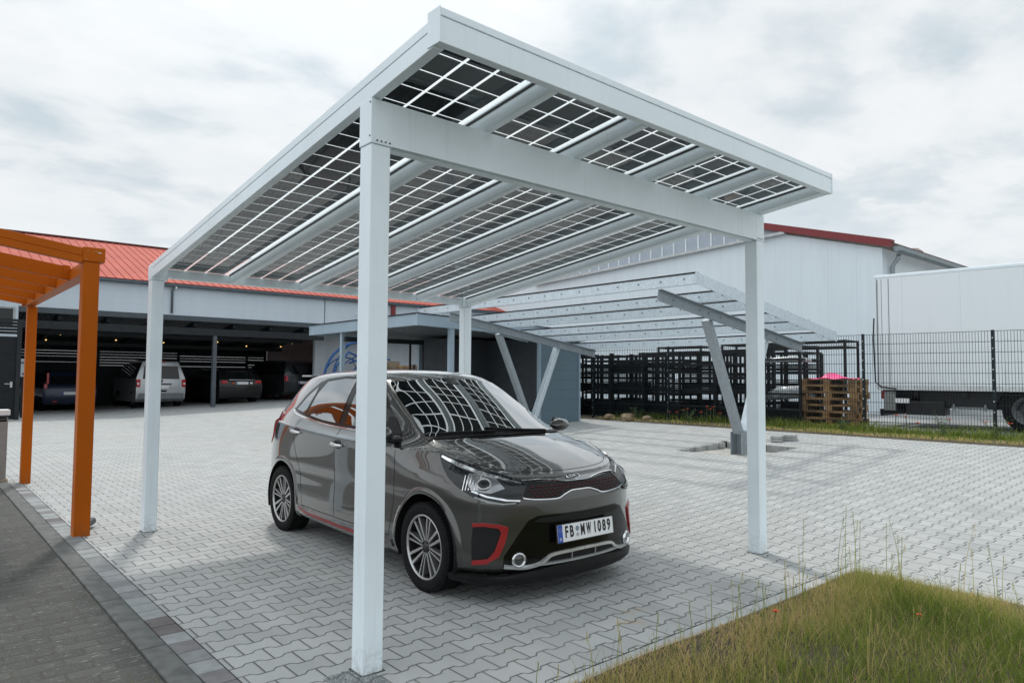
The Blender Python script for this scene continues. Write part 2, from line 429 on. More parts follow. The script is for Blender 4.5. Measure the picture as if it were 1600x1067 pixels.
# sand bed where pavers are still missing round the steel foot
mb = MB(); mb.box(HX0-.02, HX1+.02, HY0-.02, HY1+.02, gz(HX0)-.3, gz(HX0)-.055)
mb.add([(HX0,HY0,gz(HX0)),(HX1,HY0,gz(HX1)),(HX1,HY0,gz(HX0)+.0)], [(0,1,2)])
tag(mb.build('sand_bed', sand), kind='structure')
mb = MB(); rnd = random.Random(3)
for k in range(9):     # sawtooth edge: the cut faces of the last row of pavers
    x = HX0 + k*.19; 
    if x + .18 > HX1: break
    mb.box(x, x+.182, HY1-.10-.03*(k%2), HY1+.0, gz(x)-.1, gz(x)+.004)
for k in range(7): mb.box(HX1-.1-.03*(k%2), HX1, HY0+k*.2, HY0+k*.2+.19, gz(HX0)-.1, gz(HX1)+.004)
tag(mb.build('paving_edge', concrete, bevel=.006), kind='structure')
# border course, kerb
mats = [plain('border_stone_%s' % n, c, .85, var=.12, scale=12, bmp=.3, bscale=90) for n, c in (('grey',(.20,.21,.215)),('pale',(.26,.275,.28)),('dark',(.12,.11,.11)),('mauve',(.17,.165,.17)))]
mb = MB(); rnd = random.Random(5); y = -14.0
while y < 8.1:
    d = .163; mb.m = rnd.choices((0,1,2,3), (5,5,1.2,2.5))[0]
    mb.box(-.592, -.464, y+.004, y+d-.003, -.08, .006+rnd.uniform(-.0015,.0015)); y += d
tag(mb.build('border_course', mats, bevel=.004), kind='structure')
mb = MB(); y = -14.0
while y < 8.1: mb.box(-.722, -.600, y+.004, y+.996, -.1, .012); y += 1.0
kerb_old = plain('old_kerb_concrete', (.11,.115,.112), .9, var=.22, scale=10, bmp=.4, bscale=80)
tag(mb.build('kerb', kerb_old, bevel=.006), kind='structure')
mb = MB(); joint = plain('joint_dirt', (.07,.07,.06), .95, var=.4, scale=20)
mb.box(-.740, -.452, -14, 8.2, -.08, -.006)
tag(mb.build('kerb_bedding', joint), kind='structure')
# lawn kerb in the corner
mb = MB(); k0 = plain('lawn_kerb_concrete', (.40,.41,.405), .85, var=.14, scale=10, bmp=.3, bscale=90)
x = -.72
while x < 3.70: mb.box(x+.003, min(x+.997, 3.775), -.722, -.640, -.12, .010); x += 1.0
y = -.726
while y > -16: mb.box(3.695, 3.775, y-.994, y, -.12, .010); y -= 1.0
tag(mb.build('lawn_kerb', k0, bevel=.005), kind='structure')
mb = MB(); mb.box(-.72, 3.78, -.641, -.619, -.1, -.012); mb.box(3.774, 3.79, -16, -.62, -.1, -.012)
tag(mb.build('kerb_joint', joint), kind='structure')
def lawn_z(x, y):
    return .010 + .03*min(1, max(0, (3.7-x)/.8))*min(1, max(0, (-.7-y)/.6)) + .02*math.sin(x*2.3+y*1.7) * min(1, max(0,(3.7-x)))
mb = MB(); nx, ny = 40, 40; g = {}
for i in range(nx+1):
    for j in range(ny+1):
        x = -.72 + (3.697+.72)*i/nx; y = -.720 - 7*(j/ny)**1.5; g[i,j] = len(mb.v)
        mb.v.append((x, y, lawn_z(x, y) if 0 < i < nx and j > 0 else .002))
for i in range(nx):
    for j in range(ny): mb.f.append((g[i,j], g[i,j+1], g[i+1,j+1], g[i+1,j])); mb.mi.append(0)
tag(mb.build('lawn_soil', soil, smooth=True, fixn=False), kind='structure')
# strip under the fence and yard behind it
sheet('verge', [12.15,12.3,12.7,13.0,13.4,13.8,14.3], [-40,-20,0,10,14], lambda x: gz(x)+.004+(.04 if 12.3 < x < 13.5 else 0), soil)
sheet('yard', [14.25,60], [-60,45], lambda x: .268, asphalt)
sheet('yard_side', [12.15,14.25], [14,45], lambda x: .30, asphalt)
# fine grey gravel round the foot of the nearest post
mb = MB(); rnd = random.Random(11)
for k in range(900):
    x = rnd.uniform(-.16, .06); y = rnd.uniform(-.15, .10)
    if (x > 0.0 and y > 0.0) or x + abs(y)*.3 > .12 or abs(x+.05)+abs(y) > .26: continue
    r_ = rnd.uniform(.002,.0045); c = Vector((x, y, .002 + rnd.uniform(0,.004)))
    vs = [c + Vector(q)*r_*rnd.uniform(.7,1.3) for q in ((1,0,0),(0,1,0),(-1,0,0),(0,-1,0),(0,0,1))]
    mb.add(vs, [(0,1,4),(1,2,4),(2,3,4),(3,0,4)])
tag(mb.build('gravel', plain('grey_gravel', (.22,.24,.25), .8, var=.5, scale=120)), 'fine grey gravel patch around the foot of the nearest white post', kind='stuff')
# ------------------------------------------------------------------ white solar carport
L1, L2, PW = 3.727, 4.119, .1104
HS, HT, HB = 2.575, 2.797, 2.304
SL = -.1193                                        # roof slope along +Y
def zb(y, off=0): return 2.872 + off + SL*(y + .575)   # lower edge of roof frame
cp = thing('solar_carport', 'white metal carport with see-through solar roof over the grey hatchback', 'carport', (0,0,0))
joint_dark = plain('base_joint_dirt', (.055,.056,.052), .95, var=.4, scale=40, bmp=.5, bscale=120)
for (x, y) in ((0,0),(L1-PW,0),(0,L2-PW),(L1-PW,L2-PW)):
    top = HS-.002 if y == 0 else HB-.002
    MB().box(x, x+PW, y, y+PW, -.03, top).build('post', white_paint, cp, bevel=.006, seg=3)
    MB().box(x-.010, x+PW+.010, y-.010, y+PW+.010, -.02, .0025).build('base_joint', joint_dark, cp)
# front beam with end sleeves, bolts
fb = MB().box(PW, L1-PW, .012, PW-.012, HS+.02, HT-.03).build('front_beam', white_paint, cp, bevel=.005)
MB().box(-.004, PW+.01, -.004, PW+.004, HS, HT+.002).build('beam_end_cap', white_paint, cp, bevel=.003)
MB().box(L1-PW-.01, L1+.004, -.004, PW+.004, HS, HT+.002).build('beam_end_cap', white_paint, cp, bevel=.003)
MB().box(PW+.01, L1-PW-.01, -.004, .006, HS+.002, HT+.002).build('beam_cover', white_paint, cp, bevel=.003)
MB().box(PW+.01, L1-PW-.01, .03, PW-.03, HS-.006, HS+.02).build('beam_channel', white_paint, cp)
screw_m = plain('dark_screw', (.07,.075,.08), .4, .6)
def screw(prof, c, ax): MB().lathe(prof, 8, c, ax).build('bolt', screw_m, cp)
for x0 in (0.03, L1-PW+.01):
    for k in range(4): screw([(0,-.003),(.0045,-.003),(.0045,.003),(0,.003)], (x0+k*.024, -.005, HS+.016), 'y')
for k in range(2): screw([(0,-.003),(.004,-.003),(.004,.003)], (-.005, .006, HS+.035+k*.17), 'x')
for k in range(4): screw([(0,-.003),(.004,-.003),(.004,.003)], (L1-PW+.015+k*.024, L2-PW-.003, HB+.012), 'y')
# rear beam
YB0 = L2-PW
MB().box(-.002, L1+.002, YB0+.012, L2-.006, HB+.031, zb(YB0)+.092).build('rear_beam', white_paint, cp, bevel=.004)
for x0, x1 in ((-.004, PW+.03), (L1-PW-.03, L1+.004)):
    MB().box(x0, x1, YB0-.002, L2+.003, HB, zb(YB0)+.12).build('rear_end_cap', white_paint, cp, bevel=.003)
# side fascias, sloping with the roof
Y0, Y1 = -.575, L2+.01
def slopebox(x0, x1, y0, y1, o0, o1):
    mb = MB(); v = [(x0,y0,zb(y0,o0)),(x1,y0,zb(y0,o0)),(x1,y1,zb(y1,o0)),(x0,y1,zb(y1,o0)),(x0,y0,zb(y0,o1)),(x1,y0,zb(y0,o1)),(x1,y1,zb(y1,o1)),(x0,y1,zb(y1,o1))]
    return mb.add(v, [(0,3,2,1),(4,5,6,7),(0,1,5,4),(1,2,6,5),(2,3,7,6),(3,0,4,7)])
for sx in (0, 1):
    f = (lambda a, b: (a, b)) if not sx else (lambda a, b: (L1-b, L1-a))
    a, b_ = f(0.0, .050); s = slopebox(a, b_, Y0+.047, Y1-.004, 0, .083).build('side_fascia', white_paint, cp, bevel=.003)
    a, b_ = f(.004, .046); slopebox(a, b_, Y0+.09, Y1-.004, .0835, .0865).build('fascia_groove', black_plastic, s)
    a, b_ = f(0.0, .050); slopebox(a, b_, Y0+.048, Y1-.004, .087, .134).build('fascia_cover', white_paint, s, bevel=.003)
    a, b_ = f(-.004, .052)
    a, b_ = f(-.005, -.0005)
    MB().box(a, b_, Y0-.010, Y0+.085, zb(Y0)-.001, zb(Y0)+.158).build('corner_cap', white_paint, cp)
# front fascia
fr = MB().box(.0, L1-.0, Y0-.004, Y0+.045, zb(Y0)+.001, zb(Y0)+.118).build('front_fascia', white_paint, cp, bevel=.003)
MB().box(.0, L1-.0, Y0-.008, Y0+.046, zb(Y0)+.1195, zb(Y0)+.156).build('fascia_cover', white_paint, fr, bevel=.003)
MB().box(.053, L1-.053, Y0+.0, Y0+.045, zb(Y0)+.1175, zb(Y0)+.1198).build('fascia_groove', black_plastic, fr)
# inner edge channels that carry the glass
slopebox(.050, .064, Y0+.046, YB0+.01, .012, .10).build('glass_channel', white_paint, cp)
# rafters and solar fields
PITCH = .732; CX, CY = .188, .168; GO = .095
for k in range(5):
    xr = .710 + k*PITCH                             # left face of the rafter at glass height
    wdt = .057 if k < 4 else L1-.05-xr
    # profile of rafter: bulged left face, flat underside
    prof = [(0,GO-.002),(0,.010),(.0015,.0055),(.005,.002),(.009,.001),(wdt-.004,.001),(wdt,.004),(wdt,GO-.002)]
    mb = MB(); n = len(prof); ya, yb_ = Y0+.046, YB0+.010
    vs = [(xr+p, ya, zb(ya, q+.0)) for p, q in prof] + [(xr+p, yb_, zb(yb_, q)) for p, q in prof]
    mb.add(vs, [tuple(range(n)), tuple(range(n,2*n))] + [(i,(i+1)%n,n+(i+1)%n,n+i) for i in range(n)])
    mb.build('rafter', white_paint, cp, auto=50)
    slopebox(xr-.006, xr+.001, ya, yb_, GO-.014, GO-.001).build('rubber_seal', black_plastic, cp)
    slopebox(xr-.004, xr+wdt+.004 if k < 4 else xr+wdt, ya, yb_, GO+.010, GO+.024).build('clamping_bar', white_paint, cp)
    # solar panel: local x across, local y down the slope
    x0 = .104 + k*PITCH
    ang = math.atan(SL); ys = Y0+.046; ln = (YB0+.012-ys)/math.cos(ang)
    pm = MB(); pm.box(-.050 if k else -.045, 3*CX+.050, 0, ln, 0, .003)
    o = pm.build('solar_panel', solar, cp); o.location = (x0, ys, zb(ys, GO)); o.rotation_euler = (ang, 0, 0)
# ------------------------------------------------------------------ the hatchback. local axes: x forward from the front axle, y to its left, z up
def cr(p0, p1, p2, p3, t):
    return ((p1*2) + (p2-p0)*t + (p0*2-p1*5+p2*4-p3)*t*t + (p1*3-p0-p2*3+p3)*t*t*t)*.5
def net(pts, du, dv):
    """bicubic Catmull-Rom surface through a grid of points -> grid"""
    def row(P, d):
        out = []; n = len(P)
        for i in range(n-1):
            a = P[i-1] if i else P[0]*2-P[1]; e = P[i+2] if i+2 < n else P[n-1]*2-P[n-2]
            for k in range(d): out.append(cr(a, P[i], P[i+1], e, k/d))
        out.append(P[-1]); return out
    g = [row(r, dv) for r in pts]
    gt = [row([g[i][j] for i in range(len(g))], du) for j in range(len(g[0]))]
    return [[gt[j][i] for j in range(len(gt))] for i in range(len(gt[0]))]
Vv = Vector
TOP = [
 [(.585,0,.785),(.580,.13,.786),(.568,.25,.789),(.548,.35,.793),(.520,.44,.799),(.480,.51,.808),(.425,.565,.822)],
 [(.43,0,.853),(.427,.14,.853),(.417,.27,.851),(.400,.385,.849),(.370,.48,.850),(.325,.56,.856),(.262,.635,.868)],
 [(.22,0,.925),(.217,.15,.924),(.207,.30,.920),(.190,.43,.915),(.165,.535,.911),(.135,.62,.911),(.095,.700,.912)],
 [(.03,0,.975),(.027,.16,.974),(.015,.32,.970),(-.005,.46,.963),(-.03,.58,.953),(-.055,.665,.938),(-.09,.742,.915)],
 [(-.080,0,.996),(-.085,.17,.996),(-.100,.34,.993),(-.130,.49,.988),(-.175,.605,.986),(-.26,.695,.968),(-.32,.770,.915)],
 [(-.175,0,1.048),(-.18,.17,1.047),(-.197,.34,1.043),(-.237,.49,1.037),(-.30,.620,1.030),(-.40,.715,.978),(-.46,.778,.915)],
 [(-.36,0,1.145),(-.366,.17,1.144),(-.385,.34,1.139),(-.43,.48,1.136),(-.50,.600,1.133),(-.56,.722,.980),(-.60,.783,.918)],
 [(-.60,0,1.275),(-.605,.17,1.273),(-.625,.33,1.268),(-.665,.46,1.262),(-.73,.575,1.258),(-.79,.728,.983),(-.82,.789,.921)],
 [(-.86,0,1.398),(-.865,.17,1.395),(-.88,.32,1.388),(-.905,.44,1.379),(-.945,.540,1.366),(-1.0,.733,.985),(-1.02,.794,.925)],
 [(-1.02,0,1.448),(-1.02,.18,1.445),(-1.03,.33,1.438),(-1.04,.44,1.429),(-1.06,.532,1.405),(-1.15,.735,.988),(-1.15,.795,.928)],
 [(-1.25,0,1.480),(-1.25,.18,1.478),(-1.25,.34,1.470),(-1.26,.45,1.458),(-1.27,.530,1.430),(-1.35,.736,.992),(-1.35,.795,.932)],
 [(-1.6,0,1.493),(-1.6,.18,1.490),(-1.6,.34,1.482),(-1.6,.45,1.470),(-1.6,.528,1.442),(-1.65,.735,1.008),(-1.65,.793,.943)],
 [(-2.0,0,1.487),(-2.0,.18,1.484),(-2.0,.33,1.475),(-2.0,.44,1.462),(-2.0,.518,1.434),(-2.0,.728,1.040),(-2.0,.788,.960)],
 [(-2.35,0,1.470),(-2.35,.18,1.467),(-2.35,.32,1.457),(-2.35,.42,1.444),(-2.35,.500,1.412),(-2.33,.706,1.088),(-2.33,.766,.982)],
 [(-2.62,0,1.440),(-2.62,.17,1.436),(-2.62,.31,1.424),(-2.61,.40,1.406),(-2.60,.470,1.370),(-2.58,.672,1.105),(-2.58,.735,1.000)],
 [(-2.78,0,1.385),(-2.78,.17,1.380),(-2.77,.30,1.366),(-2.755,.38,1.343),(-2.735,.440,1.300),(-2.72,.640,1.105),(-2.74,.690,1.005)],
 [(-2.85,0,1.24),(-2.85,.17,1.236),(-2.84,.31,1.225),(-2.82,.41,1.205),(-2.80,.480,1.180),(-2.79,.615,1.08),(-2.82,.650,1.000)],
 [(-2.90,0,1.06),(-2.90,.17,1.058),(-2.89,.33,1.05),(-2.875,.45,1.04),(-2.86,.53,1.03),(-2.865,.585,1.005),(-2.87,.612,.985)],
]
# insert a mid-window row between rail and belt, bulged outwards
T2 = []
for r in TOP:
    r = [Vv(q) for q in r]
    cab = max(0, min(1, (r[4].z - 1.0)/.3)); rear = max(0, min(1, (-2.6 - r[4].x)/.2))
    m = (r[4]+r[5])/2 + Vv((0, .020, .0))*cab*(1-rear)
    q1 = (r[4]*.85+r[5]*.15) + Vv((0,.010,.004))*cab*(1-rear)
    T2.append(r[:5] + [q1, m] + r[5:])
EDGE = [r[-1] for r in T2]
front = [Vv(q) for q in TOP[0]]
E = [Vv(q) for q in TOP[0]] + EDGE[1:] + [Vv(q) for q in TOP[-1]][::-1][1:]
# bumper-level plan line, one point per column of E
B = [(.705,0),(.700,.17),(.682,.33),(.650,.46),(.600,.575),(.530,.665),(.430,.735)]
B += [(.27,.775),(.10,.792),(-.09,.797),(-.32,.797),(-.46,.797),(-.60,.797),(-.82,.797),(-1.02,.797),(-1.15,.797),(-1.35,.797),(-1.65,.797),(-2.0,.797),(-2.33,.795),(-2.60,.785),(-2.79,.745),(-2.87,.700),(-2.93,.63)]
B += [(-2.965,.56),(-2.985,.46),(-2.995,.38),(-3.0,.30),(-3.005,.16),(-3.01,0)]
assert len(B) == len(E), (len(B), len(E))
B = [Vv((a, b, 0)) for a, b in B]
SIDE = []
ncol = len(B)
def colpts(i):
    a = B[max(i-1,0)]; c = B[min(i+1,ncol-1)]; t = (c-a).normalized(); n = Vv((-t.y*-1, t.x*-1, 0)); n = Vv((t.y, -t.x, 0))
    if n.dot(B[i]-Vv((-1.2,0,0))) < 0: n = -n
    if i == 0: n = Vv((1,0,0))
    if i == ncol-1: n = Vv((-1,0,0))
    b, e = B[i], E[i]; fz = max(0.0, min(1.0, (b.x-.15)/.45))      # 1 at nose
    rz_ = max(0.0, min(1.0, (-2.65-b.x)/.2))
    side = (1-fz)*(1-rz_)
    def P(off, z, mix=0):
        q = b + n*off; q = q.lerp(Vv((e.x, e.y, 0)), mix); q.z = z; return q
    cp_ = [P(-.14-.04*fz, .17), P(-.045-.02*fz, .185+.015*rz_), P(-.008+.004*fz, .245), P(.002*side, .33), P(-.004*side-.006*fz, .45)]
    cp_.append(P(-.012*side-.010*fz, .57))
    cp_.append(P(-.006*side-.02*fz, .67 - .01*fz))
    ez = e.z
    zt = ez-.075-.0*fz
    cp_.append(P(-.004, .735*fz*1.0 + (1-fz)*(.80*(1-rz_)+.82*rz_), .45*fz + .12*(1-fz)))
    cp_.append(P(-.0, (ez-.022)*fz + (1-fz)*(ez-.028), .86*fz + .55*(1-fz)))
    cp_.append(e.copy())
    return cp_
cols = [colpts(i) for i in range(ncol)]
rows = [[cols[i][j] for i in range(ncol)] for j in range(len(cols[0]))]
DU, DV = 5, 7
gs = net(rows, DU, DV); gt_ = net([list(r) for r in T2], 6, 6)
def grid_mesh(mb, g, flip=False, sgn=1):
    o = len(mb.v); n, m = len(g), len(g[0])
    for r in g:
        for q in r: mb.v.append((q.x, q.y*sgn, q.z))
    for i in range(n-1):
        for j in range(m-1):
            f = (o+i*m+j, o+i*m+j+1, o+(i+1)*m+j+1, o+(i+1)*m+j); mb.f.append(f if flip else f[::-1]); mb.mi.append(0)
def arch_cut(g, cx, rad):
    """remove wheel-arch faces and snap the rim to a circle"""
    n, m = len(g), len(g[0]); inside = [[(q.x-cx)**2 + (q.z-.30)**2 < rad*rad and q.y > .45 for q in r] for r in g]
    faces_out = set()
    for i in range(n-1):
        for j in range(m-1):
            c = [inside[i][j], inside[i+1][j], inside[i][j+1], inside[i+1][j+1]]
            if all(c): faces_out.add((i, j))
    rim = set()
    for (i, j) in faces_out:
        for a in (0,1):
            for b_ in (0,1):
                I, J = i+a, j+b_
                for di in (-1,0):
                    for dj in (-1,0):
                        if 0 <= I+di < n-1 and 0 <= J+dj < m-1 and (I+di, J+dj) not in faces_out: rim.add((I, J))
    for (I, J) in rim:
        q = g[I][J]; d = math.hypot(q.x-cx, q.z-.30) or 1
        g[I][J] = Vv((cx+(q.x-cx)/d*rad, q.y, .30+(q.z-.30)/d*rad))
    return faces_out
AR = .348
out = arch_cut(gs, 0.0, AR) | arch_cut(gs, -2.40, AR)
def side_mesh(mb, g, sgn):
    o = len(mb.v); n, m = len(g), len(g[0])
    for r in g:
        for q in r: mb.v.append((q.x, q.y*sgn, q.z))
    for i in range(n-1):
        for j in range(m-1):
            if (i, j) in out: continue
            f = (o+i*m+j, o+i*m+j+1, o+(i+1)*m+j+1, o+(i+1)*m+j); mb.f.append(f if sgn > 0 else f[::-1]); mb.mi.append(0)
car = thing('hatchback_car', 'bronze grey five-door hatchback with red trim parked under the white carport', 'car', (1.748,.910,0), R(-90)-.015)
mb = MB()
for sg in (1, -1):
    side_mesh(mb, gs, sg); grid_mesh(mb, gt_, flip=(sg > 0), sgn=sg)
body = mb.build('body', kia_paint, car, fixn=False)
bm = bmesh.new(); bm.from_mesh(body.data); bmesh.ops.remove_doubles(bm, verts=bm.verts, dist=.0004); bmesh.ops.recalc_face_normals(bm, faces=bm.faces)
sv = [v for v in bm.verts if v.co.z > .74 and abs(v.co.y) > .30 and -.78 < v.co.x < .50 and not v.is_boundary]
for _ in range(45): bmesh.ops.smooth_vert(bm, verts=sv, factor=.5, use_axis_x=True, use_axis_y=True, use_axis_z=True)
sv = [v for v in bm.verts if v.co.z > .80 and abs(v.co.y) > .55 and -.50 < v.co.x < .30 and not v.is_boundary]
for _ in range(70): bmesh.ops.smooth_vert(bm, verts=sv, factor=.5, use_axis_x=True, use_axis_y=True, use_axis_z=True)
lo_ = [v for v in bm.verts if not v.link_faces]; bmesh.ops.delete(bm, geom=lo_, context='VERTS')
bm.to_mesh(body.data); body.data.polygons.foreach_set('use_smooth', [True]*len(body.data.polygons)); body.data.set_sharp_from_angle(angle=R(38))
tree = BVHTree.FromBMesh(bm)
# uncut shell for conforming trim
mb = MB()
for sg in (1, -1):
    grid_mesh(mb, gs, flip=(sg > 0), sgn=sg); grid_mesh(mb, gt_, flip=(sg > 0), sgn=sg)
bf = bmesh.new(); mf = bpy.data.meshes.new('shell_tmp'); mf.from_pydata(mb.v, [], mb.f); bf.from_mesh(mf); bpy.data.meshes.remove(mf)
bmesh.ops.remove_doubles(bf, verts=bf.verts, dist=.0004)
sv = [v for v in bf.verts if v.co.z > .74 and abs(v.co.y) > .30 and -.78 < v.co.x < .50 and not v.is_boundary]
for _ in range(45): bmesh.ops.smooth_vert(bf, verts=sv, factor=.5, use_axis_x=True, use_axis_y=True, use_axis_z=True)
sv = [v for v in bf.verts if v.co.z > .80 and abs(v.co.y) > .55 and -.50 < v.co.x < .30 and not v.is_boundary]
for _ in range(70): bmesh.ops.smooth_vert(bf, verts=sv, factor=.5, use_axis_x=True, use_axis_y=True, use_axis_z=True)
tree_full = BVHTree.FromBMesh(bf)
def outline_spline(pts, sub=4, closed=True):
    pts = [Vv(p) for p in pts]; n = len(pts); out_ = []
    for i in range(n if closed else n-1):
        a, b_, c, d = pts[(i-1)%n] if closed or i else pts[0], pts[i], pts[(i+1)%n], pts[(i+2)%n] if closed or i+2 < n else pts[-1]
        for k in range(sub): out_.append(cr(a, b_, c, d, k/sub))
    if not closed: out_.append(pts[-1])
    return out_
def decal(name, pts, d, mat, parent=None, off=.003, h=.03, sub=0, thick=.0, relax=0, mirror=False, both=True, smooth=True, mats=None):
    """patch that follows the body: outline pts (3d), seen along direction d (pointing at the body)"""
    parent = parent or car; res = []
    for sg in ((1,-1) if mirror else (1,)):
        P = [Vv((p[0], p[1]*sg, p[2])) for p in pts]; dd = Vv((d[0], d[1]*sg, d[2])).normalized()
        if sub: P = outline_spline(P, sub)
        ax = Vv((0,0,1)).cross(dd); ax = ax.normalized() if ax.length > .05 else Vv((0,1,0)); ay = dd.cross(ax)
        poly = []
        for i, p in enumerate(P):
            q = P[(i+1) % len(P)]; L = (q-p).length; k = max(1, int(L/h))
            for t in range(k): r_ = p.lerp(q, t/k); poly.append((r_.dot(ax), r_.dot(ay)))
        x0, x1 = min(p[0] for p in poly), max(p[0] for p in poly); y0, y1 = min(p[1] for p in poly), max(p[1] for p in poly)
        def inside(x, y):
            c = False; n = len(poly)
            for i in range(n):
                (xa, ya), (xb, yb) = poly[i], poly[i-1]
                if (ya > y) != (yb > y) and x < (xb-xa)*(y-ya)/(yb-ya)+xa: c = not c
            return c
        def near(x, y): return min((x-a)**2+(y-b_)**2 for a, b_ in poly) < (h*.4)**2
        vs = [Vector(p) for p in poly]; ne = len(vs)
        x = x0
        while x < x1:
            y = y0
            while y < y1:
                if inside(x, y) and not near(x, y): vs.append(Vector((x, y)))
                y += h
            x += h
        v2, e2, f2, *_ = geometry.delaunay_2d_cdt(vs, [(i, (i+1)%ne) for i in range(ne)], [list(range(ne))], 1, 1e-6)
        cen = sum((p.dot(dd) for p in P))/len(P); lastd = None; V3 = []
        for v in v2:
            o = ax*v.x + ay*v.y + dd*(cen-1.2)
            hit, nrm, _, dist = tree_full.ray_cast(o, dd, 3.0)
            if hit is None: hit = o + dd*1.2; nrm = -dd
            if nrm.dot(dd) > 0: nrm = -nrm
            V3.append((hit, nrm))
        if relax:
            nb_ = [set() for _ in V3]
            for f in f2:
                for i in range(len(f)): nb_[f[i]].add(f[i-1]); nb_[f[i-1]].add(f[i])
            for _ in range(relax):
                V3 = [(p if i < ne else p*.4 + sum((V3[j][0] for j in nb_[i]), Vector((0,0,0)))*(.6/len(nb_[i])), q) for i, (p, q) in enumerate(V3)]
            for _ in range(4):
                V3 = [(p, (q + sum((V3[j][1] for j in nb_[i]), Vector((0,0,0)))).normalized()) for i, (p, q) in enumerate(V3)]
        m = MB(); n = len(V3); m.v = [tuple(p+nn*off) for p, nn in V3]; m.f = [tuple(f) for f in f2]; m.mi = [0]*len(m.f)
        if thick:
            cnt = {}
            for f in f2:
                for i in range(len(f)):
                    e = (f[i], f[(i+1)%len(f)]); cnt[e] = 1
            m.v += [tuple(p+nn*(off-thick)) for p, nn in V3]
            for (a, b_) in list(cnt):
                if (b_, a) not in cnt: m.f.append((b_, a, a+n, b_+n)); m.mi.append(0)
        ob = m.build(name, mat, parent, smooth=smooth, auto=40, fixn=False); res.append(ob)
        me = ob.data; me.update()
        # make the patch face outwards
        s_ = sum(p.normal.dot(dd)*p.area for p in me.polygons)
        if s_ > 0: me.flip_normals()
    return res
def onbody(p, d, off=0.0):
    dd = Vv(d).normalized(); o = Vv(p) - dd*1.2
    hit, nrm, _, _ = tree_full.ray_cast(o, dd, 3.0)
    if hit is None: return Vv(p), -dd
    if nrm.dot(dd) > 0: nrm = -nrm
    return hit + nrm*off, nrm
def trim(name, pts, d, wd, mat, parent=None, off=.004, sub=6, th=.006, mirror=False):
    """narrow strip laid on the body along a line"""
    res = []
    for sg in ((1,-1) if mirror else (1,)):
        P = outline_spline([(p[0], p[1]*sg, p[2]) for p in pts], sub, closed=False); dd = (d[0], d[1]*sg, d[2])
        Q = [onbody(p, dd, 0) for p in P]; m = MB(); n = len(Q)
        for i, (q, nn) in enumerate(Q):
            t = (Q[min(i+1,n-1)][0] - Q[max(i-1,0)][0]).normalized(); s_ = t.cross(nn).normalized()
            w_ = wd if not callable(wd) else wd(i/(n-1))
            for a, b_ in ((-.5,-.3),(-.38,1),(.38,1),(.5,-.3)): m.v.append(tuple(q + s_*w_*a + nn*(off-th + th*max(b_,0) + (0 if b_ > 0 else -.002))))
        for i in range(n-1):
            for k in range(3): m.f.append((i*4+k, i*4+k+1, (i+1)*4+k+1, (i+1)*4+k)); m.mi.append(0)
        res.append(m.build(name, mat, parent or car, auto=60))
    return res
FR, DN = (-1,0,0), (-.75,0,-1)
SD = (0,-1,0)
# windscreen, roof-front black band, wipers
ws = [(-.095,0,1.0),(-.115,.34,1.0),(-.150,.50,.995),(-.195,.60,.995),(-.25,.625,1.01),(-.50,.582,1.14),(-.73,.555,1.262),(-.93,.515,1.372),(-.885,.33,1.390),(-.865,0,1.402)]
full = ws + [(p[0], -p[1], p[2]) for p in ws[1:-1]][::-1]
decal('windscreen', full, (-.7,0,-1), glass_dark, h=.035, off=.006, relax=22)
cowl = [(-.060,0,1.0),(-.080,.34,1.0),(-.115,.50,.99),(-.175,.645,.98),(-.215,.630,1.0),(-.165,.53,1.01),(-.125,.35,1.015),(-.110,0,1.02)]
decal('cowl_panel', cowl + [(p[0], -p[1], p[2]) for p in cowl[1:-1]][::-1], (-.5,0,-1), black_plastic, h=.03, off=.006)
for a, b_ in (((-.115,.42,1.0),(-.155,-.16,1.03)),((-.120,-.10,1.0),(-.185,-.56,1.03))):
    trim('wiper', [a, ((a[0]+b_[0])/2+.01,(a[1]+b_[1])/2,1.0), b_], (-.5,0,-1), .014, black_plastic, off=.022, th=.014)
for q, p_ in ((.0,0),):
    hit, nn = onbody((-.83,0,1.39), (-.7,0,-1)); 
    MB().box(-.05,.05,-.06,.06,-.004,.003, Matrix.Translation(hit+nn*.003) @ nn.to_track_quat('Z','Y').to_matrix().to_4x4()).build('sensor_mount', gloss_black, car)
# side glazing (one dark band, pillars as strips)
sg_ = [(-.455,.70,1.005),(-.80,.73,1.000),(-1.2,.735,1.004),(-1.65,.735,1.023),(-2.0,.728,1.055),(-2.2,.718,1.078),(-2.365,.70,1.112),(-2.25,.61,1.245),(-2.10,.54,1.365),(-1.98,.53,1.398),(-1.6,.53,1.425),(-1.3,.53,1.418),(-1.06,.54,1.375),(-.86,.58,1.27),(-.66,.63,1.14)]
decal('side_window_band', sg_, SD, gloss_black, h=.035, off=.0025, mirror=True)
w_front = [(-.66,.70,1.035),(-.9,.73,1.025),(-1.29,.735,1.028),(-1.30,.55,1.392),(-1.1,.54,1.365),(-.90,.59,1.26)]
w_rear = [(-1.40,.735,1.032),(-1.7,.73,1.045),(-2.05,.72,1.080),(-2.0,.58,1.27),(-1.93,.54,1.372),(-1.6,.53,1.402),(-1.40,.535,1.397)]
w_quar = [(-2.10,.72,1.090),(-2.30,.70,1.115),(-2.20,.62,1.225),(-2.07,.56,1.33),(-2.05,.58,1.27)]
for nm, q in (('front_door_window', w_front), ('rear_door_window', w_rear), ('quarter_window', w_quar)):
    decal(nm, q, SD, glass_dark, h=.035, off=.0050, mirror=True)
trim('window_trim', [(-.60,.72,.998),(-.9,.73,.996),(-1.35,.735,1.002),(-1.7,.73,1.018),(-2.0,.728,1.043),(-2.22,.715,1.068),(-2.34,.70,1.095),(-2.385,.70,1.120)], SD, .017, chrome, off=.008, mirror=True)
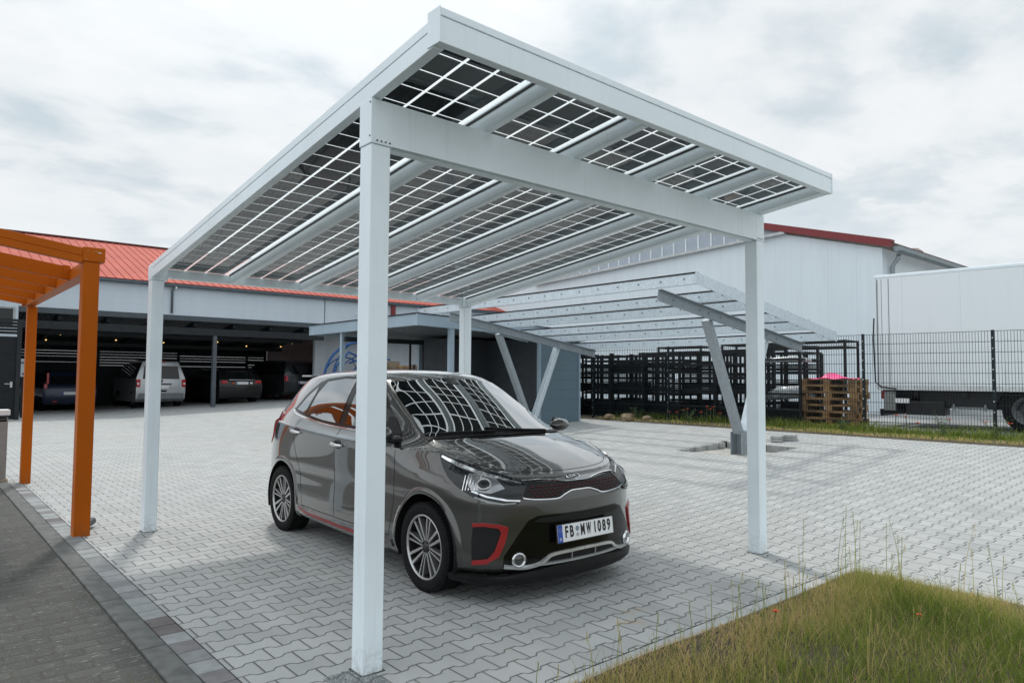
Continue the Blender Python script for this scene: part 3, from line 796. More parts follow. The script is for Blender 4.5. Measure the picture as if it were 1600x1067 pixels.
# panel gaps
gap_m = black_plastic
def gapline(pts, d, mirror=True, wd=.0055): return trim('panel_gap', pts, d, wd, gap_m, parent=body, off=.0012, th=.001, mirror=mirror)
gapline([(-1.345,.74,.995),(-1.335,.79,.93),(-1.33,.8,.75),(-1.325,.8,.50),(-1.31,.79,.30)], SD)
gapline([(-.40,.79,.90),(-.385,.8,.75),(-.40,.8,.56),(-.42,.79,.40),(-.44,.79,.30)], SD)
gapline([(-2.12,.78,1.03),(-2.16,.79,.95),(-2.13,.79,.80),(-2.03,.8,.62),(-1.97,.8,.45),(-1.93,.79,.31)], SD)
gapline([(-.44,.79,.295),(-.9,.79,.292),(-1.5,.79,.292),(-1.93,.79,.30)], SD, wd=.007)
gapline([(.555,.0,.80),(.54,.2,.80),(.50,.38,.81),(.44,.49,.825),(.36,.575,.845)], (-.4,0,-1))
gapline([(.36,.575,.845),(.20,.625,.90),(.05,.655,.93),(-.10,.665,.95),(-.19,.665,.975)], (0,-.3,-1), wd=.006)
# door handles
for ux, zc in ((-1.275,.876),(-2.09,.930)):
    for sg in (1, -1):
        hit, nn = onbody((ux, .8*sg, zc), (0,-sg,0)); 
        m = MB()
        for t in range(9):
            a = t/8; b_ = math.sin(math.pi*a)
            pass
        pts = [hit + Vv((dx, sg*(.004+.030*min(1, 1.6*math.sin(math.pi*(dx+.095)/.19))), .006*dx/.095*-1)) for dx in (-.095,-.082,-.06,-.02,.02,.06,.082,.095)]
        m.tube(pts, [.010,.013,.0145,.015,.015,.0145,.013,.010], 10)
        h_ = m.build('door_handle', chrome, car, smooth=True); h_.scale = (1,1,1)
        MB().lathe([(0,.0),(.042,0),(.046,.003)], 20, (0,0,0), 'z').build('handle_recess', gloss_black, h_).matrix_local = Matrix.Translation(hit + Vv((.01,sg*.0015,0))) @ Vv((0,sg,0)).to_track_quat('Z','Y').to_matrix().to_4x4() @ Matrix.Diagonal((1.3,.75,1,1))
# sills with red inlay
decal('sill_trim', [(-.40,.79,.275),(-.60,.79,.262),(-1.2,.79,.258),(-1.8,.79,.268),(-2.02,.79,.30),(-2.03,.79,.25),(-1.9,.79,.215),(-1.2,.78,.195),(-.5,.78,.20),(-.38,.78,.23)], SD, kia_paint, off=.014, thick=.016, mirror=True)
decal('red_sill_stripe', [(-.50,.8,.252),(-1.2,.8,.248),(-1.85,.8,.262),(-2.00,.8,.285),(-1.86,.8,.243),(-1.2,.8,.226),(-.50,.8,.230)], SD, red_paint, off=.018, thick=.006, mirror=True)
# wheel arch lips
for cx_ in (0.0, -2.40):
    for sg in (1, -1):
        m = MB(); n = 40; a0, a1 = (R(-22), R(202))
        prof = [(AR-.006,-.03),(AR-.006,.008),(AR+.012,.010),(AR+.034,.004),(AR+.044,-.004)]
        for k in range(n+1):
            a = a0 + (a1-a0)*k/n
            for r_, o_ in prof:
                x = cx_ + r_*math.cos(a); z = .30 + r_*math.sin(a); z = max(z, .175)
                hit, nn = onbody((cx_+(r_+.004)*math.cos(a), .8*sg, max(.175, .30+(r_+.004)*math.sin(a))), (0,-sg,0))
                m.v.append((x, hit.y + sg*o_, z))
        L = len(prof)
        for k in range(n):
            for i in range(L-1): m.f.append((k*L+i, k*L+i+1, (k+1)*L+i+1, (k+1)*L+i)); m.mi.append(0)
        m.build('wheel_arch_lip', kia_paint, car, auto=50)
        m = MB(); A_ = [R(-20)+R(220)*k/28 for k in range(29)]; ra = AR-.004
        for a in A_: m.v += [(cx_+ra*math.cos(a), .785*sg, .30+ra*math.sin(a)), (cx_+ra*math.cos(a), .52*sg, .30+ra*math.sin(a))]
        for k in range(28): m.f.append((2*k,2*k+1,2*k+3,2*k+2)); m.mi.append(0)
        m.f.append(tuple(2*k+1 for k in range(29))); m.mi.append(0)
        m.build('wheel_well', ink, car)
# underside and interior blocker
m = MB(); m.box(-2.85,.52,-.62,.62,.16,.24); m.box(-2.7,.3,-.50,.50,.24,.80); m.build('underbody', black_plastic, car, bevel=.02)
# headlights: wrap round the corner
HD = (-.78,-.62,-.12)
hl = [(.590,.405,.752),(.520,.50,.790),(.44,.565,.818),(.33,.640,.855),(.20,.705,.895),(.115,.735,.918),(.125,.745,.880),(.19,.755,.810),(.28,.75,.742),(.40,.715,.682),(.49,.655,.640),(.57,.55,.618),(.605,.48,.628),(.612,.455,.665),(.606,.425,.71)]
HL = decal('headlight', hl, HD, lamp_glass, off=.006, thick=.012, h=.022, sub=3, mirror=True)
for sg, h0 in zip((1,-1), HL):
    dd = Vv((HD[0], HD[1]*sg, HD[2]))
    def part(nm, P, mat, off, **k):
        decal(nm, [(p[0], p[1]*sg, p[2]) for p in P], dd, mat, parent=h0, off=off, **k)
    trim('headlight_brow', [(p[0], p[1]*sg, p[2]) for p in ((.140,.742,.900),(.210,.722,.872),(.335,.665,.828),(.44,.592,.793),(.522,.520,.767),(.585,.445,.742))], dd, lambda t: .010+.020*math.sin(math.pi*min(1,t*1.0+.12)), chrome, parent=h0, off=.0135, th=.005)
    0 and part('headlight_brow', [(.592,.41,.750),(.522,.505,.788),(.442,.570,.816),(.332,.645,.853),(.202,.708,.892),(.125,.733,.912),(.20,.722,.862),(.335,.672,.812),(.45,.600,.778),(.53,.525,.757),(.60,.43,.738)], chrome, .0085, h=.02)
    part('daytime_strip', [(.605,.465,.650),(.57,.545,.656),(.49,.635,.676),(.41,.695,.706),(.41,.70,.698),(.49,.642,.667),(.57,.552,.646),(.607,.470,.640)], chrome, .0095, h=.02)
    part('indicator_strip', [(.598,.49,.638),(.56,.565,.634),(.50,.635,.648),(.43,.69,.672),(.43,.693,.662),(.50,.640,.636),(.56,.57,.624),(.598,.50,.627)], plain('lamp_reflector_strip', (.25,.26,.26), .25, .8), .009, h=.02)
    hit, nn = onbody((.44,.625*sg,.742), dd)
    q = Matrix.Translation(hit+nn*.004) @ nn.to_track_quat('Z','Y').to_matrix().to_4x4()
    pr = MB().lathe([(0,.010),(.020,.011),(.032,.006),(.036,.001)], 28, (0,0,0), 'z').build('projector_lens', lamp_glass, h0, smooth=True); pr.matrix_local = q
    pr = MB().lathe([(.036,.002),(.039,.008),(.044,.008),(.048,.002)], 28, (0,0,0), 'z').build('lens_bezel', silver, h0, smooth=True); pr.matrix_local = q
    for q_ in range(7):
        uu = .335+.017*q_; part('lamp_rib', [(uu,.715-.010*q_,.700+.002*q_),(uu+.004,.712-.010*q_,.700+.002*q_),(uu+.004,.690-.012*q_,.790),(uu,.693-.012*q_,.790)], chrome, .0088, h=.03)
    part('reflector', [(.53,.53,.715),(.50,.575,.775),(.40,.63,.80),(.33,.66,.80),(.34,.69,.745),(.42,.69,.70),(.50,.62,.69)], plain('lamp_reflector', (.30,.31,.32), .22, .85), .0075, h=.02)
# grille between the headlamps
gr = [(.64,0,.732),(.640,.10,.731),(.632,.18,.741),(.622,.28,.750),(.604,.38,.756),(.594,.42,.745),(.60,.445,.70),(.606,.455,.665),(.625,.40,.655),(.65,.30,.648),(.668,.20,.650),(.676,.145,.672),(.68,.08,.684),(.68,0,.685)]
gr_full = gr + [(p[0], -p[1], p[2]) for p in gr[1:-1]][::-1]
grille = decal('grille', gr_full, FR, black_plastic, off=.003, h=.022)[0]
up_l = [(.60,.425,.757),(.622,.30,.757),(.632,.19,.748),(.642,.10,.737),(.645,0,.737)]; lo_l = [(.60,.462,.662),(.63,.38,.650),(.665,.22,.644),(.676,.155,.662),(.682,.085,.681),(.682,0,.683)]
trim('chrome_strip', up_l + [(p[0],-p[1],p[2]) for p in up_l[:-1]][::-1], FR, .011, chrome, parent=grille, off=.011, th=.009)
trim('chrome_strip', lo_l + [(p[0],-p[1],p[2]) for p in lo_l[:-1]][::-1], FR, .009, chrome, parent=grille, off=.010, th=.008)
# mesh of the grille: short red-tinged bars in staggered rows
m = MB(); red_dark = plain('red_grille_bar', (.10,.006,.010), .5)
for r_ in range(4):
    z = .665 + r_*.019; 
    k = -11
    while k <= 11:
        y = (k + .5*(r_%2))*.036; k += 1
        if abs(y) > .42: continue
        zlo = .694 if abs(y) < .13 else (.667 if abs(y) < .2 else .66); zhi = .727 if abs(y) < .14 else (.738 if abs(y) < .22 else .747)
        if z-.004 < zlo or z+.004 > zhi: continue
        hit, nn = onbody((.66, y, z), FR); m.box(-.004,.003,-.011,.011,-.0022,.0022, Matrix.Translation(hit+nn*.006) @ Matrix.Rotation(math.atan2(nn.y, nn.x), 4, 'Z'))
m.build('grille_mesh', red_dark, grille)
# lower intake: gloss black field, vents, silver lip
lo = [(.70,0,.545),(.69,.25,.548),(.665,.36,.548),(.65,.43,.525),(.63,.50,.44),(.62,.545,.375),(.60,.585,.315),(.60,.59,.262),(.62,.545,.238),(.66,.45,.243),(.68,.38,.258),(.69,.33,.29),(.70,.27,.300),(.70,0,.302)]
lower = decal('lower_intake', lo + [(p[0],-p[1],p[2]) for p in lo[1:-1]][::-1], FR, gloss_black, off=.003, h=.028, sub=0)[0]
rec = [(.70,0,.535),(.69,.25,.537),(.67,.35,.536),(.66,.40,.515),(.68,.30,.502),(.70,0,.502)]
decal('upper_vent', rec + [(p[0],-p[1],p[2]) for p in rec[1:-1]][::-1], FR, black_plastic, parent=lower, off=.006, h=.03)
tr_ = [(.69,.335,.285),(.70,.26,.296),(.70,0,.298),(.70,0,.262),(.69,.29,.262),(.69,.355,.262)]
full = [(.69,.345,.268),(.70,.285,.292),(.70,0,.295)] ; 
decal('lower_vent', [(.69,.345,.262),(.70,.285,.288),(.70,0,.292),(.70,-.285,.288),(.69,-.345,.262),(.70,0,.256)], FR, black_plastic, parent=lower, off=.006, h=.03)
lip_silver = plain('satin_silver', (.60,.61,.61), .3, .7)
lip = [(.60,.585,.255),(.66,.45,.242),(.69,.34,.262),(.70,.27,.298),(.70,.1,.305),(.70,0,.306)]
trim('silver_lip', lip + [(p[0],-p[1],p[2]) for p in lip[:-1]][::-1], FR, .024, lip_silver, parent=lower, off=.016, th=.014)
lip2 = [(.69,.37,.250),(.70,.2,.247),(.70,0,.246)]
trim('silver_lip', lip2 + [(p[0],-p[1],p[2]) for p in lip2[:-1]][::-1], FR, .016, lip_silver, parent=lower, off=.014, th=.012)
for y in (-.11,.11): trim('silver_strut', [(.70,y,.300),(.70,y,.25)], FR, .008, silver, parent=lower, off=.014, th=.01)
# black chin spoiler
ch = [(.60,.60,.225),(.65,.45,.222),(.69,.2,.228),(.69,0,.228),(.66,0,.172),(.62,.3,.172),(.52,.55,.175),(.40,.68,.18),(.36,.74,.205),(.50,.68,.222)]
0 and decal('chin_spoiler', ch + [(p[0],-p[1],p[2]) for p in ch[2:3]+ch[4:5]][:0], (-1,-.3,0), black_plastic, off=.006, h=.03, mirror=True)
m = MB(); pl = [(b.x*1.0, b.y) for b in B[:8]]
for (x, y) in [(p[0], -p[1]) for p in pl[1:]][::-1] + pl:
    for dx, z in ((-.10,.14),(-.015,.135),(.004,.155),(.010,.185),(.006,.232-.045*min(1,(abs(y)/.6)**2)),(-.02,.240-.045*min(1,(abs(y)/.6)**2))):
        nrm = Vv((x+1.2-.9, y*1.4, 0)).normalized(); m.v.append((x+nrm.x*dx, y+nrm.y*dx, z))
nn_ = len(m.v)//6
for i in range(nn_-1):
    for k in range(5): m.f.append((i*6+k, i*6+k+1, (i+1)*6+k+1, (i+1)*6+k)); m.mi.append(0)
m.build('front_splitter', black_plastic, car, auto=45)
# fog lamps
for sg in (1, -1):
    hit, nn = onbody((.63,.500*sg,.290), (-1,-.25*sg,0))
    q = Matrix.Translation(hit+nn*.004) @ Vv((1,.35*sg,0)).to_track_quat('Z','Y').to_matrix().to_4x4()
    fo = MB().lathe([(.031,.002),(.034,.014),(.041,.016),(.046,.012),(.048,.0)], 28, (0,0,0), 'z').build('fog_lamp', chrome, car, smooth=True); fo.matrix_local = q
    MB().lathe([(0,.010),(.020,.009),(.032,.003)], 28, (0,0,0), 'z').build('lens', plain('fog_lens', (.05,.055,.055), .08, .3, coat=1), fo, smooth=True)
# red brackets at the bumper corners with black mesh inside
BD = (-.80,-.60,0)
decal('side_intake', [(.575,.610,.500),(.51,.680,.508),(.455,.72,.500),(.445,.725,.40),(.452,.725,.275),(.53,.665,.285),(.575,.615,.34),(.60,.575,.46)], BD, black_plastic, off=.003, h=.022, mirror=True)
decal('red_intake_frame', [(.608,.560,.490),(.58,.600,.508),(.51,.680,.518),(.452,.722,.512),(.455,.722,.490),(.51,.678,.497),(.570,.612,.486),(.582,.597,.460),(.556,.630,.345),(.530,.662,.300),(.46,.725,.288),(.455,.725,.260),(.53,.668,.272),(.580,.612,.315),(.600,.58,.40)], BD, red_paint, off=.012, thick=.016, h=.018, mirror=True)
# mirrors
for sg in (1, -1):
    mr = MB(); prof = [(0,0),(.045,.02),(.07,.055),(.078,.10),(.070,.15),(.03,.185),(0,.19)]
    ring = []
    for i, (r_, t) in enumerate(prof):
        for k in range(16):
            a = 2*math.pi*k/16; ca, sa = math.cos(a), math.sin(a)
            mr.v.append((-.44 + r_*.95*ca*(1 if ca > 0 else .45) + .02*math.sin(t*8), sg*(.775+t), 1.010 + r_*.80*sa*(1 if sa > 0 else .85)))
    for i in range(len(prof)-1):
        for k in range(16): mr.f.append((i*16+k, i*16+(k+1)%16, (i+1)*16+(k+1)%16, (i+1)*16+k)); mr.mi.append(0)
    mo = mr.build('wing_mirror', kia_paint, car, smooth=True)
    MB().box(-.475,-.415,min(sg*.70,sg*.82),max(sg*.70,sg*.82),.945,.980).build('mirror_arm', black_plastic, mo, bevel=.012)
    MB().lathe([(0,0),(.058,0),(.062,.004)], 20, (0,0,0), 'z').build('mirror_glass', glass_dark, mo).matrix_local = Matrix.Translation((-.474, sg*.872, 1.010)) @ Vv((-1,0,0)).to_track_quat('Z','Y').to_matrix().to_4x4() @ Matrix.Diagonal((.85,1.25,1,1))
decal('mirror_triangle', [(-.44,.74,.998),(-.64,.735,1.0),(-.69,.69,1.12),(-.62,.67,1.12)], SD, black_plastic, off=.006, h=.03, mirror=True)
# rear lamps, tailgate glass
decal('tail_light', [(-2.60,.71,1.06),(-2.74,.66,1.085),(-2.80,.63,1.07),(-2.86,.62,.99),(-2.90,.62,.86),(-2.90,.62,.79),(-2.84,.69,.76),(-2.74,.74,.83),(-2.70,.74,.93),(-2.66,.735,.99)], (.55,-1,0), red_lens, off=.008, thick=.012, h=.025, mirror=True)
decal('rear_window', [(-2.80,.38,1.32),(-2.85,.46,1.15),(-2.86,.47,1.09),(-2.88,0,1.08),(-2.86,-.47,1.09),(-2.85,-.46,1.15),(-2.80,-.38,1.32),(-2.80,0,1.34)], (1,0,-.2), glass_dark, off=.003, h=.05)
MB().box(-2.86,-2.62,-.42,.42,1.418,1.432).build('roof_spoiler', kia_paint, car, bevel=.008)
m = MB(); m.tube([(-2.45,0,1.46),(-2.52,0,1.53),(-2.60,0,1.60)], [.006,.004,.003], 6); m.build('antenna', black_plastic, car)
# roof rail seams
trim('roof_seam', [(-.98,.50,1.40),(-1.3,.485,1.45),(-1.8,.48,1.46),(-2.3,.46,1.44),(-2.6,.43,1.41)], (0,0,-1), .010, black_plastic, off=.0015, th=.001, mirror=True)
# lettering helper: flat letters on a plane
def letters(txt, size, mat, name, parent, M4, ext=.0008, squeeze=1.0, bold=0.0, align='CENTER'):
    cu = bpy.data.curves.new(name, 'FONT'); cu.body = txt; cu.size = size; cu.extrude = ext; cu.align_x = align; cu.align_y = 'CENTER'; cu.offset = bold; cu.resolution_u = 3
    to = bpy.data.objects.new('tmp_letters', cu); COL.objects.link(to); bpy.context.view_layer.update()
    me = bpy.data.meshes.new_from_object(to.evaluated_get(bpy.context.evaluated_depsgraph_get())); bpy.data.objects.remove(to)
    me.materials.clear(); me.materials.append(mat)
    o = bpy.data.objects.new(name, me); COL.objects.link(o); o.parent = parent
    o.matrix_local = M4 @ Matrix.Diagonal((squeeze,1,1,1)); return o
# number plate
plq = Matrix.Translation((.735,0.0,.428)) @ Matrix.Rotation(R(90), 4, 'Z') @ Matrix.Rotation(R(90-7), 4, 'X')
plate = MB().box(-.265,.265,-.060,.060,-.012,.0).build('number_plate', ink, car, bevel=.004); plate.matrix_local = plq
MB().box(-.259,.259,-.054,.054,-.001,.003).build('plate_face', white_card, plate, bevel=.004)
MB().box(-.2585,-.217,-.0535,.0535,-.0005,.0036).build('country_band', plate_blue, plate)
letters('D', .026, white_card, 'country_letter', plate, Matrix.Translation((-.238,-.034,.0040)), squeeze=.9)
m = MB()
for k in range(12): a = R(30*k); m.box(-.0012,.0012,-.0012,.0012,0,.0005, Matrix.Translation((-.238+.011*math.cos(a), .024+.011*math.sin(a), .0038)))
m.build('country_stars', plain('yellow_ink', (.7,.55,.05), .5), plate)
for tx, cxp, sq in (('F', -.182, .62), ('B', -.136, .62), ('M', -.034, .52), ('W', .022, .40), ('1', .082, .62), ('0', .124, .66), ('8', .170, .66), ('9', .216, .66)):
    letters(tx, .100, ink, 'plate_character', plate, Matrix.Translation((cxp, .003, .0042)), squeeze=sq, bold=.0030)
MB().lathe([(0,.0045),(.016,.0045),(.017,.003)], 20, (-.083,.018,0), 'z').build('seal', plain('seal_blue', (.20,.25,.33), .5), plate)
MB().lathe([(0,.0045),(.013,.0045),(.014,.003)], 20, (-.083,-.020,0), 'z').build('seal', plain('seal_grey', (.42,.44,.46), .5), plate)
# round badge with the maker's letters
hit, nn = onbody((.62,0,.763), (-1,0,-.25))
bq = Matrix.Translation(hit+nn*.004) @ (Matrix.Rotation(R(90), 4, 'Z') @ Matrix.Rotation(R(90) - math.atan2(nn.z, nn.x), 4, 'X'))
bd_ = MB().lathe([(0,.003),(.0285,.003),(.029,.005),(.031,.005),(.033,.0)], 36, (0,0,0), 'z').build('badge', [chrome], car, smooth=False); bd_.matrix_local = bq @ Matrix.Diagonal((1.9,.92,1,1))
MB().lathe([(0,.0042),(.0285,.0042)], 36, (0,0,0), 'z').build('badge_field', gloss_black, bd_)
m = MB()      # K I A drawn as strokes
def stroke(a, b_, w_): m.bar((a[0],a[1],.0052), (b_[0],b_[1],.0052), w_, .0016, up=(0,0,1))
sx = 1/1.9; sy = 1/.92
for a, b_ in (((-.030,-.011),(-.030,.011)),((-.029,0),(-.016,.011)),((-.029,.001),(-.015,-.011)),((-.004,-.011),(-.004,.011)),((.006,-.011),(.015,.011)),((.015,.011),(.024,-.011))):
    stroke((a[0]*sx, a[1]*sy), (b_[0]*sx, b_[1]*sy), .0030)
m.build('badge_letters', white_card, bd_)
# wheels
def wheel_parts(parent, c, sg, steer=0.0):
    wt = MB(); P = [(.206,-.085),(.218,-.092),(.255,-.098),(.278,-.092),(.290,-.072),(.2925,-.03),(.2925,.03),(.290,.072),(.278,.092),(.255,.098),(.218,.092),(.206,.085)]
    wt.lathe([(r_, h_) for r_, h_ in P], 64, (0,0,0), 'y')
    tb = wt
    for k in range(72):       # tread blocks at both shoulders
        a = 2*math.pi*k/72
        for s_ in (-1, 1): tb.box(-.0085,.0085,min(s_*.060,s_*.086),max(s_*.060,s_*.086),.284,.2945, Matrix.Rotation(a, 4, 'Y'))
    t = wt.build('tyre', rubber, parent, auto=50); t.location = c; t.rotation_euler.z = steer
    rm = MB(); o = sg
    rm.lathe([(.213, .089*o),(.207,.092*o),(.201,.088*o),(.199,.075*o)], 64, (0,0,0), 'y')
    rim = rm.build('rim', silver, t, smooth=True)
    dsh = MB(); dsh.lathe([(.199,.078*o),(.186,.045*o),(.180,-.02*o),(.03,-.02*o),(.0,-.02*o)], 48, (0,0,0), 'y'); dsh.build('rim_barrel', plain('black_rim', (.006,.006,.0065), .5, Specular_IOR_Level=.2), rim, smooth=True)
    sp = MB(); bk = MB()
    for k in range(8):
        a = math.pi*2*(k+.5)/8 + R(10); wide = k % 2 == 0
        for s_ in (-1, 1):
            g0, g1 = (.016, .032) if wide else (.010, .021); w0, w1 = (.014,.020) if wide else (.009,.012)
            ca, sa = math.cos(a), math.sin(a); t_ = Vv((ca,0,sa)); u_ = Vv((-sa,0,ca))*s_
            A = t_*.040 + u_*g0*.8; B_ = t_*.201 + u_*g1
            q = [A-u_*w0/2, A+u_*w0/2, B_+u_*w1/2, B_-u_*w1/2]
            top = [p + Vv((0, o*(.070 if i < 2 else .079), 0)) for i, p in enumerate(q)]; bot = [p + Vv((0, o*.035, 0)) for p in q]
            sp.add(top + bot, [(0,1,2,3),(7,6,5,4),(0,4,5,1),(1,5,6,2),(2,6,7,3),(3,7,4,0)])
    sp.build('spokes', plain('spoke_silver', (.55,.55,.55), .3, .85), rim)
    hb = MB(); hb.lathe([(0,.076*o),(.022,.076*o),(.026,.072*o),(.05,.068*o),(.052,.04*o)], 32, (0,0,0), 'y'); hb.build('hub_cap', plain('dark_hub', (.05,.05,.052), .35, .6), rim, smooth=True)
    for k in range(4):
        a = R(45+90*k+12); nb = MB(); nb.lathe([(0,.074*o),(.008,.074*o),(.010,.064*o)], 8, (.036*math.cos(a),0,.036*math.sin(a)), 'y'); nb.build('wheel_bolt', gloss_black, rim)
    bdk = MB(); bdk.lathe([(0,.0),(.13,.0),(.13,-.02)], 40, (0,-.01*o,0), 'y'); bdk.build('brake_disc', plain('brake_steel', (.05,.048,.045), .5, .6), rim)
    return t
for ux in (0.0, -2.40):
    for sg in (1, -1): wheel_parts(car, (ux, sg*.700, .2925), sg)
# ------------------------------------------------------------------ orange patio frame on the left
og = thing('orange_patio_frame', 'orange metal patio roof frame on two posts at the left edge', 'patio frame', (0,0,0))
SO = -.145
def ob(parent, name, y0, y1, x0, x1, z0, z1, **k):    # bar along x, rising towards -x
    mb = MB(); f = lambda x: SO*(x+.51)
    v = [(x0,y0,z0+f(x0)),(x1,y0,z0+f(x1)),(x1,y1,z0+f(x1)),(x0,y1,z0+f(x0)),(x0,y0,z1+f(x0)),(x1,y0,z1+f(x1)),(x1,y1,z1+f(x1)),(x0,y1,z1+f(x0))]
    mb.add(v, [(0,3,2,1),(4,5,6,7),(0,1,5,4),(1,2,6,5),(2,3,7,6),(3,0,4,7)])
    return mb.build(name, orange_paint, parent, bevel=.003, **k)
MB().box(-.522,-.392,4.17,4.30,-.03,2.435).build('post', orange_paint, og, bevel=.005)
MB().box(-.492,-.380,8.10,8.21,-.03,2.32).build('post', orange_paint, og, bevel=.005)
MB().box(-.528,-.352,4.160,4.305,2.436,2.568).build('corner_cap', orange_paint, og, bevel=.008, seg=3)
m = MB()
for q in ((-.49,2.535),(-.44,2.53),(-.42,2.53),(-.50,2.455)): m.lathe([(0,-.002),(.004,-.002),(.004,.002)], 8, (q[0],4.159,q[1]), 'y')
m.build('bolt', plain('bare_screw', (.5,.35,.25), .4, .5), og)
MB().box(-.41,-.385,4.1572,4.1598,2.518,2.524).build('scratch', white_card, og)
MB().box(-.510,-.395,4.306,8.30,2.335,2.425).build('gutter_beam', orange_paint, og, bevel=.006)
MB().box(-.50,-.41,4.31,8.28,2.425,2.455).build('beam_rail', orange_paint, og, bevel=.004)
MB().box(-.54,-.388,8.212,8.30,2.33,2.47).build('beam_end', orange_paint, og, bevel=.004)
fe = ob(og, 'front_rafter', 4.165, 4.235, -4.6, -.529, 2.415, 2.478)
ob(fe, 'rafter_cover', 4.168, 4.235, -4.6, -.529, 2.481, 2.552)
for k in range(5):
    y = 4.95 + k*.79
    r_ = ob(og, 'rafter', y, y+.055, -4.6, -.50, 2.345, 2.475)
    ob(r_, 'rafter_foot', y-.01, y+.065, -.56, -.50, 2.35, 2.485)
# short dark pipe stub beside its post
tag(MB().tube([(-.30,4.60,.052),(-.385,4.42,.052)], .035, 16).build('pipe_stub', plain('dark_pipe', (.05,.06,.07), .5), smooth=False, bevel=.004), 'short dark pipe stub lying behind the foot of the near orange post', 'pipe')
# utility pillar
up = thing('utility_pillar', 'grey beige utility pillar with a white cap at the left edge', 'utility pillar', (-.80,8.50,0))
MB().box(-.20,.18,-.10,.12,-.02,.86).build('pillar_body', plain('beige_grey_panel', (.27,.265,.25), .6, var=.08), up, bevel=.008)
MB().box(-.22,.20,-.12,.14,.882,.955).build('cap', plain('white_cap', (.80,.81,.80), .4, var=.03), up, bevel=.008)
m = MB()
for k in range(3):
    for j in range(2): m.box(-.16+.115*k,-.065+.115*k,-.103,-.099,.80+.035*j,.828+.035*j)
m.build('vent', black_plastic, up)
MB().box(-.22,.20,-.12,.14,.0,.045).build('pillar_foot', plain('pillar_foot_wood', (.36,.30,.22), .8), up)

# ------------------------------------------------------------------ long building with the open garage
FY = 26.4
bd = thing('commercial_building', 'long white commercial building with red metal roof over an open garage', 'building', (0,0,0))
def wallseg(name, x0, x1, z0, z1, y=FY, mat=block_wall, parent=None, th=.25): return MB().box(x0, x1, y, y+th, z0, z1).build(name, mat, parent or bd)
wallseg('upper_wall', 1.25, 12.6, 3.80, 4.92)
wallseg('side_wall', -16, 1.245, -.1, 4.92)
wallseg('side_wall', 12.65, 40, 3.3, 4.92)
wallseg('rear_wall', 12.9, 40, -.1, 4.9, y=33.6, mat=far_wall)
g_ = MB(); g_.lathe([(.001,0),(.075,0),(.075,.01)], 4, (0,0,-50), 'z')
m = MB(); m.bar((-16.2,FY-.16,4.95),(40,FY-.16,4.95),.15,.13,prof=[(-.075,.05),(-.07,-.03),(-.03,-.07),(.03,-.07),(.07,-.03),(.075,.05)]); m.build('gutter', plain('grey_gutter', (.10,.13,.15), .4, .4), bd)
rf = MB(); y0, z0, y1, z1 = FY-.10, 4.98, 33.6, 7.49; th = .06
rf.add([(-16.3,y0,z0),(40,y0,z0),(40,y1,z1),(-16.3,y1,z1),(-16.3,y0,z0+th),(40,y0,z0+th),(40,y1,z1+th),(-16.3,y1,z1+th)], [(0,3,2,1),(4,5,6,7),(0,1,5,4),(1,2,6,5),(2,3,7,6),(3,0,4,7)])
x = -16.2
while x < 20:
    rf.bar((x,y0-.01,z0+th+.010),(x,y1,z1+th+.010),.03,.03); x += .30
roof = rf.build('roof', roof_red, bd)
MB().bar((-16.3,y1,z1+.09),(40,y1,z1+.09),.28,.06).build('ridge_cap', plain('dark_red_ridge', (.12,.035,.03), .5), roof)
MB().box(-16.3,40,FY-.115,FY-.09,4.975,5.05).build('eave_trim', roof_trim, roof)
MB().add([(-16.3,y1+.1,z1),(40,y1+.1,z1),(40,y1+7,5.0),(-16.3,y1+7,5.0)], [(0,1,2,3)]).build('rear_roof', roof_red, roof)
dp = MB(); dp.tube([(6.22,FY-.14,4.88),(6.18,FY-.10,4.80),(6.16,FY-.06,4.75),(6.16,FY-.06,3.86)], .045, 10); dp.build('downpipe', plain('grey_downpipe', (.12,.15,.17), .4, .4), bd, smooth=True)
MB().lathe([(0,-.03),(.05,-.02),(.05,.02),(0,.03)], 12, (6.26,FY-.20,4.85), 'x').build('gutter_end_cap', white_card, bd)
for xw, zw in ((-.2,3.22),):     # window over the gate
    f = MB(); f.box(xw-.8,xw+1.35,FY-.03,FY+.01,3.1,3.75); fr_ = f.build('window', plain('window_frame_grey', (.35,.37,.38), .5), bd)
    MB().box(xw-.74,xw+1.29,FY-.034,FY-.028,3.1,3.69).build('pane', glass_dark, fr_)
MB().tube([(14.2,FY-.02,4.30),(14.2,FY-.30,4.34),(14.55,FY-.42,4.34)], [.03,.03,.07], 8).build('wall_lamp', white_card, bd)
MB().box(16.05,16.25,FY-.14,FY-.02,3.3,4.9).build('red_downpipe', roof_trim, bd)
# garage: dark steel structure under and behind the wall
ga = thing('open_garage', 'dark open-fronted garage of anthracite steel under the white wall', 'garage', (0,0,0))
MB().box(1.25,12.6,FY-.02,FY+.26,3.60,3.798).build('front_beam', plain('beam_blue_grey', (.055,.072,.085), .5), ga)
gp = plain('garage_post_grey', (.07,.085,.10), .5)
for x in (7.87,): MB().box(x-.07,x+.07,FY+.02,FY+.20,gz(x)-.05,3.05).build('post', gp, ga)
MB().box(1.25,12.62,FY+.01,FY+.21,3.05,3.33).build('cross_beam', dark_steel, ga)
m = MB(); xs = 1.2; n = 0
